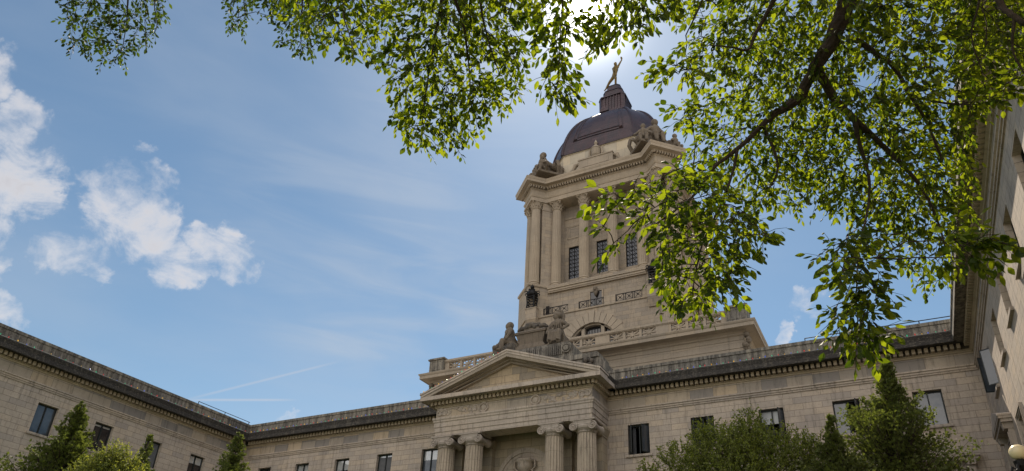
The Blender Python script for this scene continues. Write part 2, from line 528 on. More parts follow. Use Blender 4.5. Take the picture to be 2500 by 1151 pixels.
# ================================================================= GROUND
g = MB(); g.box(-900, 900, -900, 900, -.5, 0)
tag(g.obj('ground', simple('ground_paving', (.36, .33, .28), .95, 0, .5, .8)), 'pale ground of the forecourt below the building', kind='structure')
g = MB(); g.box(XL + 3, XR - 1.2, -12, D - 6, 0.004, .06)
tag(g.obj('lawn', simple('mown_grass', (.06, .10, .025), .9, 0, .5, 3)), 'green lawn of the courtyard', kind='structure')
for o in (bpy.data.objects['ground'], bpy.data.objects['lawn']):
    pass

# ================================================================= BUILDING
BL = empty('legislative_building', (XC, YT, 0))
tag(BL, 'grey-brown limestone building with two wings, columned portico, tower and dark copper dome', 'building')
OFF = Matrix.Translation((-XC, -YT, 0))


def part(mb, name, mats, label=None, parent=None, uv=True, smooth=False):
    """vertices are in world coordinates; parts hang from the building's Empty"""
    if parent is None:
        o = mb.obj(name, mats, BL, uv, smooth)
        o.matrix_local = OFF
    else:
        o = mb.obj(name, mats, parent, uv, smooth)
    if label: o['label'] = label
    return o


WING = [(XL, YNEAR), (XL, D), (XR, D), (XR, YNEAR)]      # court-side wall line
winC = [XC + 7.752 + 4.38 * k for k in range(5)]
winCL = [XC - 7.752 - 4.38 * k - WW for k in range(5)]
winWy = [D - 4.152 - 4.43 * k - WW for k in range(12)]     # near edge (smaller y), both side wings
LOWT, LOWB = 13.05, 10.2                                   # second-floor windows below
holesC = [(x - XL, x - XL + WW, WB_, WT) for x in winC + winCL] + [(x - XL, x - XL + WW, LOWB, LOWT) for x in winC + winCL]
holesL = [(y - YNEAR, y - YNEAR + WW, a, b) for y in winWy if y > YNEAR + 1 for a, b in ((WB_, WT), (LOWB, LOWT))]
holesR = [(D - (y + WW), D - y, a, b) for y in winWy if y > YNEAR + 1 for a, b in ((WB_, WT), (LOWB, LOWT))]
w = MB(); wall_holes(w, (XL, YNEAR), (0, 1), (1, 0), 0, D - YNEAR, 0, ZA, holesL, .42); part(w, 'wing_wall', M_ASH, 'long ashlar wall of the wing on the left')
w = MB(); wall_holes(w, (XL, D), (1, 0), (0, -1), 0, XR - XL, 0, ZA, holesC, .42); part(w, 'front_wall', M_ASH)
w = MB(); wall_holes(w, (XR, D), (0, -1), (-1, 0), 0, D - YNEAR, 0, ZA, holesR, .42); part(w, 'wing_wall', M_ASH, 'sunlit ashlar wall of the wing on the right')
E_ARCH = [(0, ZA), (.07, ZA), (.07, 18.97), (.13, 18.97), (.13, 19.08), (.20, 19.11), (.20, 19.2), (.03, 19.25)]
E_FRZ = [(.03, 19.25), (.03, 19.98)]
E_BED = [(.03, 19.98), (.10, 20.0), (.12, 20.06), (.22, 20.11), (.22, 20.13)]
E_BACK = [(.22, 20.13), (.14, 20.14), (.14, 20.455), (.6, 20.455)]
E_COR = [(.20, 20.45), (.93, 20.45), (.93, 20.40), (.98, 20.40), (.98, 20.70), (.93, 20.72), (.95, 20.78), (1.0, 20.93), (1.02, 20.96), (1.02, 21.05), (.25, 21.28)]
E_PAR = [(.25, 21.27), (.25, 21.9), (.31, 21.9), (.31, ZP), (-.6, ZP), (-.6, 21.0)]
for i in range(3):
    segs = [i]
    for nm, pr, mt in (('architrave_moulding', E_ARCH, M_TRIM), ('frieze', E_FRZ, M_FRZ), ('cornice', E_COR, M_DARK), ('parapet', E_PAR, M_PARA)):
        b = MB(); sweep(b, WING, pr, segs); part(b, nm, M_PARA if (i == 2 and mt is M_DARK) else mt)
    b = MB(); sweep(b, WING, E_BED, segs); b.cur = 1; sweep(b, WING, E_BACK, segs); b.cur = 0; dentils(b, WING, .13, .46, 20.15, 20.43, .195, .138, segs); part(b, 'dentil_course', [M_DENT, M_GAPSHADE])
# bodies and roofs behind the walls
b = MB()
b.box(XL - 14, XL - .6, YNEAR, D + 12, 0, ZP - .15); b.box(XR + .6, XR + 15, YNEAR, D + 12, 0, ZP - .15)
b.box(XL - .58, XR + .58, D + .6, D + 14, 0, ZP - .16)
part(b, 'roof', [M_ROOF])

# ----------------------------------------------------------------- windows
def make_window(blind=0.0, la=0, ra=0, pane=M_GLASS, inner=False):
    """window facing -y; origin at bottom centre of the opening in the wall face; la/ra = how far each leaf stands open (deg)"""
    w2 = WW / 2; h = WT - WB_; y = .30
    f = MB()
    f.box(-w2 + .002, -w2 + .07, y - .05, y + .1, .0, h); f.box(w2 - .07, w2 - .002, y - .05, y + .1, .0, h)
    f.box(-w2 + .07, w2 - .07, y - .048, y + .1, h - .09, h - .002); f.box(-w2 + .07, w2 - .07, y - .048, y + .1, .002, .07)
    f.box(-.035, .035, y - .06, y + .08, .07, h - .09)
    f.box(-w2, w2, y + .5, y + .6, 0, h)
    wn = f.obj('window', M_FRAME)
    if blind:
        bl = MB(); zb = h - .09 - blind * (h - .16)
        bl.box(-w2 + .07, -.035, y + .055, y + .07, zb, h - .09); bl.box(.035, w2 - .07, y + .055, y + .07, zb, h - .09)
        bl.obj('blind', M_BLIND, wn)
    for sgn, ang in ((-1, la), (1, ra)):
        lw = w2 - .07
        if ang:
            c = MB()
            M = Matrix.Translation((sgn * (w2 - .05), y - .09, 0)) @ Matrix.Rotation(math.radians(ang) * sgn, 4, 'Z')
            x0, x1 = (-lw, 0) if sgn > 0 else (0, lw)
            for q in ((x0, x0 + .045, .1, h - .1), (x1 - .045, x1, .1, h - .1), (x0 + .045, x1 - .045, .1, .15), (x0 + .045, x1 - .045, h - .15, h - .1)):
                c.box(q[0], q[1], -.022, .022, q[2], q[3], M)
            ca = c.obj('casement', M_FRAME, wn)
            p = MB(); p.box(x0 + .045, x1 - .045, -.006, .006, .15, h - .15, M); p.obj('pane', M_GLASS, wn)
        else:
            p = MB()
            xa, xb = (.035, w2 - .07) if sgn > 0 else (-w2 + .07, -.035)
            if blind:
                p.box(xa, xb, y + .02, y + .03, .07, h - .09 - blind * (h - .16))
                p.obj('pane', pane, wn)
                p = MB(); p.box(xa, xb, y + .02, y + .024, h - .09 - blind * (h - .16), h - .09)
                p.obj('pane', M_GCLR, wn)
            else:
                p.box(xa, xb, y + .02, y + .03, .07, h - .09)
                p.obj('pane', pane, wn)
    if la or ra:
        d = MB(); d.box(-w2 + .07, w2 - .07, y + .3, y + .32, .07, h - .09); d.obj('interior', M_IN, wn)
        if la and ra:
            d = MB(); d.box(-w2 + .2, -w2 + .42, y + .15, y + .2, .1, h - .1); d.obj('curtain', M_CURT, wn)
    s = MB()
    s.box(-w2 - .16, w2 + .16, -.13, .2, -.17, -.003); s.obj('sill', M_TRIM, wn)
    return wn


def glass_clear():
    m, b, p = mat('clear_glass')
    tr = b.n('ShaderNodeBsdfTransparent'); gl = b.n('ShaderNodeBsdfGlossy'); gl.inputs['Roughness'].default_value = .03
    mx = b.n('ShaderNodeMixShader'); mx.inputs[0].default_value = .14
    b.l(tr.outputs[0], mx.inputs[1]); b.l(gl.outputs[0], mx.inputs[2])
    out = [n for n in m.node_tree.nodes if n.type == 'OUTPUT_MATERIAL'][0]
    b.l(mx.outputs[0], out.inputs[0])
    return m


M_GCLR = glass_clear()
M_PDARK = simple('dark_pane', (.022, .019, .020), .07, 0, .5, 1.3, spec=.7)
RCA = {'z': 0, 'l': PI / 2, 'r': -PI / 2}


def put(wn, x, y, z, rz, label=None):
    wn.parent = BL
    wn.matrix_local = OFF @ Matrix.Translation((x, y, z)) @ Matrix.Rotation(rz, 4, 'Z')
    if label: wn['label'] = label
    return wn


protoA = make_window()                       # closed, plain glass
protoD = make_window(pane=M_PDARK)
protoB = make_window(.3, pane=M_PDARK)
protoB2 = make_window(.12, pane=M_CURT)
specs = {('c', 0): make_window(0, 62, 55, pane=M_PDARK), ('c', 1): make_window(0, 70, 60), ('c', 2): make_window(.42, 78, 68), ('c', 3): make_window(0, 0, 75), ('c', 4): make_window(0, 0, 0),
         ('l', 0): make_window(.30, pane=M_PDARK), ('l', 2): make_window(.07, pane=M_PDARK), ('l', 3): make_window(), ('l', 1): make_window(pane=M_CURT),
         ('r', 0): make_window(0, 78, 62), ('k', 0): make_window(.38), ('k', 1): make_window(.07, pane=M_CURT), ('k', 2): make_window(.42, pane=M_PDARK), ('k', 3): make_window(.36, pane=M_PDARK), ('k', 4): make_window(pane=M_PDARK)}
for k in range(5):
    put(specs[('c', k)], winC[k] + WW / 2, D, WB_, 0)
    put(specs[('k', k)], winCL[k] + WW / 2, D, WB_, 0)
for k, y in enumerate(winWy):
    if y < YNEAR + 1: continue
    put(specs.get(('l', k)) or dup(protoA), XL, y + WW / 2, WB_, PI / 2)
    put(specs.get(('r', k)) or dup(protoA), XR, y + WW / 2, WB_, -PI / 2)
for o in (protoA, protoD, protoB, protoB2):
    if o.parent is None:
        for ch in list(o.children): bpy.data.objects.remove(ch)
        bpy.data.objects.remove(o)


# second-floor windows: taller, with moulded stone surrounds; the first and fifth bays carry a small pediment
def make_lower(ped):
    w2 = WW / 2; h = LOWT - LOWB; y = .3
    f = MB()
    f.box(-w2 + .002, -w2 + .08, y - .05, y + .1, 0, h); f.box(w2 - .08, w2 - .002, y - .05, y + .1, 0, h)
    f.box(-w2 + .08, w2 - .08, y - .048, y + .1, h - .1, h - .002); f.box(-.035, .035, y - .06, y + .08, 0, h - .1)
    f.box(-w2 + .08, w2 - .08, y - .04, y + .06, h * .62, h * .62 + .07)
    wn = f.obj('window', M_FRAME)
    p = MB(); p.box(-w2 + .08, w2 - .08, y + .062, y + .08, 0, h - .1); p.obj('pane', M_PDARK, wn)
    s = MB()
    for a, d in ((.0, .05), (.09, .09), (.19, .13)):
        q = .09 if a < .19 else .07
        s.box(-w2 - a - q, -w2 - a, -d, .0, 0, h + a + q); s.box(w2 + a, w2 + a + q, -d, .0, 0, h + a + q)
        s.box(-w2 - a, w2 + a, -d, .0, h + a, h + a + q)
    if ped:
        for sx in (-1, 1):
            s.box(sx * (w2 + .55) - .17, sx * (w2 + .55) + .17, -.24, -.001, -.2, h + .34); s.box(sx * (w2 + .55) - .1, sx * (w2 + .55) + .1, -.29, -.24, 0, h + .2)
            s.taper(sx * (w2 + .55), -.2, h + .34, h + .62, .2, .2, .26, .26)
        s.box(-w2 - .95, w2 + .95, -.48, -.001, h + .62, h + .78); s.box(-w2 - 1.02, w2 + 1.02, -.56, -.002, h + .78, h + .9)
        H = w2 + 1.05
        s.prism_y([(-H, h + .9), (H, h + .9), (H, h + 1.0), (0, h + 1.62), (-H, h + 1.0)], -.58, -.003)
    s.obj('surround', M_TRIM, wn)
    return wn


lowA, lowP = make_lower(False), make_lower(True)
ua = up = False
for k, x in enumerate(winC + winCL):
    isp = k % 5 in (0, 4)
    o = (lowP if not up else dup(lowP)) if isp else (lowA if not ua else dup(lowA))
    if isp: up = True
    else: ua = True
    put(o, x + WW / 2, D, LOWB, 0)
for k, y in enumerate(winWy):
    if y < YNEAR + 1: continue
    put(dup(lowA), XL, y + WW / 2, LOWB, PI / 2)
    put(dup(lowP if k in (0, 4) else lowA), XR, y + WW / 2, LOWB, -PI / 2)

# ----------------------------------------------------------------- portico
PP = [(XC - HW, D), (XC - HW, PF), (XC + HW, PF), (XC + HW, D)]
b = MB(); sweep(b, PP, [(-1.35, 17.8), (0, 17.8), (0, 18.14), (.05, 18.14), (.05, 18.5), (.1, 18.5), (.1, 18.83), (.16, 18.9), (.16, 18.99), (.22, 19.08), (.22, 19.2), (.03, 19.25)])
b.box(XC - HW + 1.3, XC + HW - 1.3, PF + 1.3, PF + 1.35, 17.801, 19.2)
part(b, 'portico_architrave', M_TRIM)
b = MB(); sweep(b, PP, E_FRZ); fz = part(b, 'portico_frieze', M_FRZ)
for sx in (-1, 1):                      # weathered carved wreaths and supporters
    for px_, r in ((sx * 2.1 - .1, .36), (sx * 5.55, .2), (sx * 5.95, .2)):
        b = MB()
        for t in range(20):
            a = 2 * PI * t / 20
            b.sphere((XC + px_ + r * math.cos(a), PF - .05, 19.62 + r * math.sin(a) * .9), .085, 6, 4)
        b.sphere((XC + px_, PF - .04, 19.62), r * .62, 10, 6, (1, .25, 1))
        part(b, 'frieze_wreath', M_TRIM, smooth=True)
    b = MB()
    for t in range(34):
        b.sphere((XC + sx * random.uniform(2.7, 5.9), PF - .03, 19.35 + random.random() * .55), random.uniform(.06, .15), 6, 4, (random.uniform(.8, 2.2), .5, 1))
    part(b, 'frieze_carving', M_TRIM, smooth=True)
b = MB(); sweep(b, PP, E_BED); b.cur = 1; sweep(b, PP, E_BACK); b.cur = 0; dentils(b, PP, .13, .46, 20.15, 20.43, .195, .138); part(b, 'portico_dentil_course', [M_DENT, M_GAPSHADE])
b = MB(); sweep(b, PP, [(.2, 20.45), (.93, 20.45), (.93, 20.40), (.98, 20.40), (.98, 20.70), (-.2, 20.73)]); part(b, 'portico_corona', M_TRIM)
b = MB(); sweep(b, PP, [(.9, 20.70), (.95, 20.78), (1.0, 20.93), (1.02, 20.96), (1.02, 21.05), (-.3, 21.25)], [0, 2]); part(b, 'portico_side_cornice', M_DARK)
SL = (23.50 - 20.98) / 7.27


def rake(mb, top, th, y0, y1, zmin, xend):
    for sx in (-1, 1):
        zt = lambda x: top - SL * x
        xe = xend
        xb = (top - th - zmin) / SL
        if xb >= xe:
            poly = [(0, top), (xe, zt(xe)), (xe, zt(xe) - th), (0, top - th)]
        else:
            poly = [(0, top), (xe, zt(xe)), (xe, zmin), (xb, zmin), (0, top - th)]
        mb.prism_y([(XC + sx * x, z) for x, z in poly], y0, y1)


b = MB(); rake(b, 23.50, .13, PF - 1.03, PF + .6, 20.72, 7.28); rake(b, 23.365, .18, PF - .98, PF + .5, 20.72, 7.22)
part(b, 'raking_cornice', M_TRIM)
b = MB(); rake(b, 23.18, .24, PF - .94, PF + .4, 20.722, 7.18); rake(b, 22.935, .10, PF - .52, PF + .3, 20.74, 6.6); rake(b, 22.83, .16, PF - .26, PF + .25, 20.74, 6.4)
part(b, 'raking_cornice', M_TWT, 'plain raking fascia below the moulded top edge of the pediment')
b = MB(); b.prism_y([(XC - 6.4, 20.72), (XC + 6.4, 20.72), (XC, 22.93)], PF + .02, PF + .4)
part(b, 'pediment_tympanum', stone('tympanum_stone', (.40, .32, .225), .8, 1.25, .55, .012, streak=.35, grime=.5))
b = MB(); b.prism_y([(XC - 7.1, 20.9), (XC + 7.1, 20.9), (XC, 23.40)], PF + .45, D + 2.0); part(b, 'pediment_roof', M_PARA)
b = MB()   # small leaf ornament on the gable tip
for a in range(-4, 5):
    t = a * .22
    b.tube([(XC + .1 * a, PF - .55, 23.35 - abs(a) * .04), (XC + math.sin(t) * .45, PF - .55, 23.4 + math.cos(t) * .5), (XC + math.sin(t) * .75, PF - .6, 23.4 + math.cos(t) * .75)], [.13, .11, .05], 6)
b.box(XC - .5, XC + .5, PF - .75, PF - .2, 23.2, 23.55)
b.sphere((XC, PF - .6, 23.75), .24, 8, 6)
part(b, 'gable_ornament', M_SCUD, smooth=True)
# porch: ceiling, back wall with arched niche, piers
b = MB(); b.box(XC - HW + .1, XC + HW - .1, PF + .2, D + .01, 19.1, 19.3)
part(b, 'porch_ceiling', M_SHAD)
b = MB()
NR, NZ = 2.05, 14.75
yb = D - .02
arc = [(XC + NR * math.cos(PI - PI * i / 20), NZ + NR * math.sin(PI * i / 20)) for i in range(21)]
top = 19.1
vs = [(x, yb, z) for x, z in arc] + [(x, yb, top) for x, z in arc]
b.add(vs, [(i, i + 1, 22 + i, 21 + i) for i in range(20)])
b.add([(XC - 4.9, yb, 0), (XC - NR, yb, 0), (XC - NR, yb, top), (XC - 4.9, yb, top)], [(0, 1, 2, 3)])
b.add([(XC + NR, yb, 0), (XC + 4.9, yb, 0), (XC + 4.9, yb, top), (XC + NR, yb, top)], [(0, 1, 2, 3)])
vs = [(x, yb, z) for x, z in arc] + [(x, yb + .01 - .0 + .35, z) for x, z in arc]
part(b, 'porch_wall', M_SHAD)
b = MB()
for i in range(20):                   # archivolt bands
    for (r0, r1, d) in ((NR, NR + .13, .10), (NR + .13, NR + .34, .06), (NR - .22, NR, .015)):
        a0, a1 = PI * i / 20, PI * (i + 1) / 20
        q = [(XC + r * math.cos(a), NZ + r * math.sin(a)) for r, a in ((r0, a0), (r1, a0), (r1, a1), (r0, a1))]
        b.prism_y(q, yb - d, yb - .001)
part(b, 'niche_arch', M_TRIM)
b = MB()                              # carved urn relief in the niche
b.lathe(XC, yb - .1, [(.16, 15.0), (.12, 15.2), (.5, 15.45), (.62, 15.75), (.58, 15.95), (.72, 16.05), (.72, 16.15), (.5, 16.2)], 16, mod=lambda i: 1 + .05 * (i % 2))
for sx in (-1, 1):
    b.tube([(XC + sx * .6, yb - .2, 15.4), (XC + sx * .85, yb - .2, 15.7), (XC + sx * .8, yb - .2, 16.1), (XC + sx * .66, yb - .2, 16.2), (XC + sx * .62, yb - .2, 16.05)], [.06, .08, .08, .08, .05], 8)
    b.tube([(XC + sx * .55, yb - .2, 15.5), (XC + sx * .75, yb - .15, 15.0), (XC + sx * .85, yb - .1, 14.5)], [.09, .1, .08], 8)
for t in range(7): b.sphere((XC - .4 + .8 * t / 6, yb - .3, 16.25), .1, 8, 5)
b.tube([(XC, yb - .2, 15.2), (XC, yb - .2, 14.4)], [.12, .16], 8)
part(b, 'urn_relief', M_TRIM, smooth=True)
for sx in (-1, 1):                     # antae against the wall behind the outer columns
    b = MB()
    b.box(XC + sx * 5.55 - .68, XC + sx * 5.55 + .68, D - .95, D - .001, 0, 17.1)
    b.box(XC + sx * 5.55 - .74, XC + sx * 5.55 + .74, D - 1.02, D - .002, 17.1, 17.25)
    b.taper(XC + sx * 5.55, D - .5, 17.25, 17.6, .76, .54, .9, .68); b.box(XC + sx * 5.55 - .92, XC + sx * 5.55 + .92, D - 1.2, D - .003, 17.6, 17.8)
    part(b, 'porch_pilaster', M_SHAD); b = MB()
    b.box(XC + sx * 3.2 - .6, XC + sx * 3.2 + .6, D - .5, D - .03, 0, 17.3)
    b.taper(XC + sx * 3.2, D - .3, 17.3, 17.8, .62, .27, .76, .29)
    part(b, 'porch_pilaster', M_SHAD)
b = MB(); b.box(XC - 7.4, XC + 7.4, PF - .9, D - .01, 0, 5.6); part(b, 'portico_podium', M_ASH)


def flutes(nf, depth):
    n = nf * 4
    pat = [1.0, 1 - depth * .8, 1 - depth, 1 - depth * .8]
    return n, (lambda i: pat[i % 4])


def spiral(mb, cx, y, cz, R, turns, r0, sgn, M=None):
    pts = []; rr = []
    N = 40
    for i in range(N + 1):
        t = i / N
        rad = R * (1 - t) ** .85 + .045
        a = PI / 2 + sgn * t * turns * 2 * PI
        pts.append((cx + rad * math.cos(a), y, cz + rad * math.sin(a))); rr.append(r0 * (1 - .45 * t))
    mb.tube(pts, rr, 6, M)
    mb.sphere((cx, y, cz), .075, 8, 6, M=M)


def ionic_column():
    n, md = flutes(20, .075)
    z0, z1 = 6.0, 16.95
    prof = [(.70 - .07 * (t / 14) ** 1.7, z0 + (z1 - z0) * t / 14) for t in range(15)]
    c = MB(); c.lathe(0, 0, prof, n, mod=md)
    col = c.obj('portico_column', M_COLM)
    c = MB(); c.lathe(0, 0, [(.9, 5.6), (.9, 5.75), (.95, 5.8), (.88, 5.88), (.8, 5.9), (.84, 5.97), (.74, 6.0)], 24); c.obj('base', M_TRIM, col)
    k = MB()
    k.lathe(0, 0, [(.63, 16.93), (.68, 16.98), (.64, 17.03), (.66, 17.06), (.80, 17.2), (.84, 17.32), (.80, 17.42)], 32)
    k.box(-.86, .86, -.80, .80, 17.66, 17.70); k.box(-.90, .90, -.84, .84, 17.70, 17.795)
    for sx in (-1, 1):
        M = Matrix.Translation((sx * .70, 0, 17.33)) @ Matrix.Rotation(PI / 2, 4, 'X')
        k.lathe(0, 0, [(.27, -.74), (.30, -.70), (.25, -.45), (.19, 0), (.25, .45), (.30, .70), (.27, .74)], 20, M)
        for yy in (-.76, .76): spiral(k, sx * .70, yy, 17.33, .27, 2.3, .05, sx * (1 if yy < 0 else 1))
    for yy in (-.76, .76):
        k.tube([(-.70, yy, 17.64), (-.35, yy, 17.60), (0, yy, 17.58), (.35, yy, 17.60), (.70, yy, 17.64)], .05, 6)
        k.box(-.62, .62, yy - .03, yy + .03, 17.42, 17.66)
        for t in range(7): k.sphere((-.39 + .13 * t, yy * .98, 17.36), .062, 6, 5, (1, 1, 1.4))
    k.obj('capital', M_TRIM, col, smooth=False)
    return col


ic = ionic_column()
for i, x in enumerate((-5.58, -3.19, 3.19, 5.58)):
    o = ic if i == 0 else dup(ic)
    o.parent = BL; o.matrix_local = OFF @ Matrix.Translation((XC + x, PF + .68, 0))

# ----------------------------------------------------------------- stepped attic behind the pediment
b = MB()
def blk(hw, y0, y1, z0, z1, ch=.35):
    b.prism_y([(XC - hw, z0), (XC + hw, z0), (XC + hw, z1 - ch), (XC + hw - ch, z1), (XC - hw + ch, z1), (XC - hw, z1 - ch)], y0, y1)
blk(6.15, D + .10, D + 2.2, 20.5, 23.55, .45); blk(5.7, D - .05, D + 2.2, 23.55, 23.95, .1)
part(b, 'stepped_attic', M_PARA)
b = MB()
b.prism_y([(XC - 3.6, 23.95), (XC + 3.6, 23.95), (XC + 3.6, 24.9), (XC + 3.2, 25.22), (XC - 3.2, 25.22), (XC - 3.6, 24.9)], D + .05, D + 2.1)
for t in range(34):
    x = XC - 2.7 + 5.4 * t / 33
    b.box(x - .05, x + .05, D - .03, D + .051, 24.2, 25.0)
for sx in (-1, 1):
    M = Matrix.Translation((XC + sx * 3.1, D, 24.65)) @ Matrix.Rotation(PI / 2, 4, 'X')
    b.lathe(0, 0, [(.40, -.06), (.40, .1), (.30, .1), (.30, .03), (.26, .03), (.22, .14)], 20, M)
part(b, 'fluted_plinth', M_PARA)
for sx in (-1, 1):
    b = MB()
    for t in range(22): b.sphere((XC + sx * (4.9 + random.uniform(-.35, .35)), D - .05 + .1 * random.random(), 23.0 + random.uniform(-.6, .55)), random.uniform(.1, .22), 7, 5)
    part(b, 'carved_mask', M_SCUD, smooth=True)

# ----------------------------------------------------------------- attic block with pierced balustrade
AY = D + 7.511 + 1.2     # wall plane
AW = 14.75
AB = [(XC - AW, AY + 27), (XC - AW, AY), (XC + AW, AY), (XC + AW, AY + 27)]
b = MB()
pr = [(.0, 21)]
for z in (25.02, 25.72, 26.37, 27.07): pr += [(.0, z - .03), (-.05, z - .03), (-.05, z + .03), (.0, z + .03)]
pr += [(0, 27.45)]
sweep(b, AB, pr); part(b, 'attic_wall', M_TWT)
b = MB(); sweep(b, AB, [(0, 27.44), (.12, 27.5), (.16, 27.62), (.30, 27.72), (.32, 27.78), (1.02, 27.80), (1.02, 27.76), (1.08, 27.76), (1.08, 28.05), (1.14, 28.1), (1.2, 28.22), (1.2, 28.28), (.0, 28.42)])
part(b, 'attic_cornice', M_TWT)
BY = AY - .15      # balustrade front plane
b = MB()
def bal_run(mb, O, u, nrm, a0, a1, piercings):
    """one straight run; piercings are (start,end) of the pierced panels"""
    P = Matrix(((u[0], -nrm[0], 0, O[0]), (u[1], -nrm[1], 0, O[1]), (0, 0, 1, 0), (0, 0, 0, 1)))
    mb.box(a0, a1, -.1, .42, 28.38, 28.66, P); mb.box(a0, a1, -.06, .38, 29.52, 29.60, P); mb.box(a0, a1, -.12, .44, 29.60, 29.80, P)
    last = a0
    for p, q in piercings + [(a1, a1)]:
        if p > last: mb.box(last, p, 0, .3, 28.66, 29.52, P)
        last = q
    for p, q in piercings:
        c = (p + q) / 2; zc = 29.09; hx = (q - p) / 2; hz = .43
        mb.box(p, q, .06, .24, 28.66, 28.72, P); mb.box(p, q, .06, .24, 29.46, 29.52, P)
        for sx, sz, wd in ((1, 0, .05), (0, 1, .055), (1, 1, .05), (1, -1, .05)):
            L = Vector((hx * sx, hz * sz)); l = L.length; ang = math.atan2(L.y, L.x)
            Mx = P @ Matrix.Translation((c, 0, zc)) @ Matrix.Rotation(-ang, 4, 'Y')
            mb.box(-l, l, .07 + .001 * wd * 100 * sx, .22 - .004 * (sx + sz), -wd, wd, Mx)
        M2 = P @ Matrix.Translation((c, .05, zc)) @ Matrix.Rotation(PI / 2, 4, 'X')
        mb.lathe(0, 0, [(.15, -.2), (.15, .02), (.1, .03)], 12, M2)
PN = [(-13.14, -11.91), (-11.66, -10.43), (-10.2, -8.97), (-7.62, -6.39), (-6.14, -4.91), (-4.66, -3.43), (-2.09, -.86), (-.615, .615), (.86, 2.09), (3.43, 4.66), (4.91, 6.14), (6.39, 7.62), (8.97, 10.2), (10.43, 11.66), (11.91, 13.14)]
bal_run(b, (XC, BY), (1, 0), (0, -1), -13.7, 13.7, PN)
bs = part(b, 'balustrade', M_TWT)
for sx in (-1, 1):
    b = MB()
    bal_run(b, (XC + sx * (AW + .15), BY + 14.6), (0, -sx), (sx, 0), -12.9, 12.9, [(q + .6, q + 1.83) for q in (-12.4, -10.9, -9.4, -6.6, -5.1, -3.6, -.9, .6, 3.2, 4.7, 6.2, 9, 10.5)])
    part(b, 'balustrade', M_TWT)
    b = MB(); cx = XC + sx * 14.45; cy = BY + .55
    b.box(cx - .95, cx + .95, cy - .95, cy + .95, 28.36, 28.62); b.box(cx - .82, cx + .82, cy - .82, cy + .82, 28.62, 29.85)
    b.box(cx - .95, cx + .95, cy - .95, cy + .95, 29.85, 29.99); b.box(cx - .84, cx + .84, cy - .84, cy + .84, 29.99, 30.08)
    for q in ((-.6, -.52), (.52, .6)): b.box(cx + q[0], cx + q[1], cy - .85, cy - .81, 28.8, 29.7)
    b.box(cx - .52, cx + .52, cy - .85, cy - .81, 28.8, 28.86); b.box(cx - .52, cx + .52, cy - .85, cy - .81, 29.64, 29.7)
    part(b, 'balustrade_pedestal', M_PARA)
for sx in (-1, 1):     # carved cartouche hanging under the cornice at each corner
    b = MB()
    for t in range(16): b.sphere((XC + sx * (AW + .1 + random.uniform(-.15, .3)), AY - .1 + random.uniform(-.2, .3), 26.8 + random.uniform(-.6, .6)), random.uniform(.12, .25), 7, 5)
    part(b, 'corner_cartouche', M_SCUL, smooth=True)
b = MB(); b.box(XC - AW + .1, XC + AW - .1, AY + .1, AY + 27, 21, 28.2); part(b, 'roof', M_ROOF, 'flat roof of the attic block')

# ----------------------------------------------------------------- tower
def star(u, v, g):
    """closed plan, clockwise seen from above so that outward is the right-hand side of travel; corner pavilions set on the diagonals"""
    c = u - v + g
    q = [(-v, -u), (-u, -v), (-c, -g), (c, -g), (u, -v)]   # front-left pavilion, front face, start of front-right pavilion
    pts = []
    base = [(-u, -v), (-c, -g), (c, -g), (u, -v)]
    for k in range(4):
        a = k * PI / 2
        for x, y in base:
            pts.append((XC + x * math.cos(a) - y * math.sin(a), YT + x * math.sin(a) + y * math.cos(a)))
    return pts       # travel: +x along the front, outward (right) = -y


S0 = star(7.18, 8.97, 7.74)
SB = star(6.95, 9.25, 7.72)
# lower body (below the balcony)
LBp = [(-8.75, 8.75), (-8.75, -7.4), (-7.3, -9.0), (7.3, -9.0), (8.75, -7.4), (8.75, 8.75)]
LB2 = [(XC + x, YT + y) for x, y in LBp]
b = MB()
# front wall with the lunette opening: radius 2.55, centre z 30.85
AR, AZ = 2.55, 30.85
ay = YT - 9.0
N = 24
arc = [(XC + AR * math.cos(PI - PI * i / N), AZ + AR * math.sin(PI * i / N)) for i in range(N + 1)]
vs = [(x, ay, z) for x, z in arc] + [(x, ay, 35.05) for x, z in arc]
b.add(vs, [(i, i + 1, N + 2 + i, N + 1 + i) for i in range(N)])
for sx in (-1, 1):
    b.add([(XC + sx * AR, ay, 28), (XC + sx * 7.3, ay, 28), (XC + sx * 7.3, ay, 35.05), (XC + sx * AR, ay, 35.05)], [(0, 1, 2, 3)])
vs = [(x, ay, z) for x, z in arc] + [(x, ay + .7, z) for x, z in arc]
b.add(vs, [(i, i + 1, N + 2 + i, N + 1 + i) for i in range(N)])
sweep(b, LB2, [(0, 28), (0, 35.05)], [0, 1, 3, 4])
part(b, 'tower_base', M_TOW)
b = MB()
for i in range(17):                  # radiating voussoirs, alternately long
    a0 = PI * (i + .04) / 17; a1 = PI * (i + .96) / 17
    r1 = 3.85 if i == 8 else (3.72 if i % 2 else 3.55)
    q = [(XC + r * math.cos(a), AZ + r * math.sin(a)) for r, a in ((AR, a0), (r1, a0), (r1, a1), (AR, a1))]
    b.prism_y(q, ay - (.16 if i == 8 else .09), ay + .02)
part(b, 'lunette_voussoirs', M_TWT)
b = MB()
b.box(XC - 2.6, XC + 2.6, ay + .62, ay + .7, 28.5, 33.6)
lw = part(b, 'lunette_window', M_PDARK)
b = MB()
for x in (-1.02, 1.02): b.box(XC + x - .17, XC + x + .17, ay + .2, ay + .6, 28.5, 33.3)
for i in range(N):
    a0, a1 = PI * i / N, PI * (i + 1) / N
    q = [(XC + r * math.cos(a), AZ + r * math.sin(a)) for r, a in ((AR - .14, a0), (AR + .001, a0), (AR + .001, a1), (AR - .14, a1))]
    b.prism_y(q, ay + .2, ay + .6)
mu = b.obj('mullion', M_TWT, lw)
b = MB()
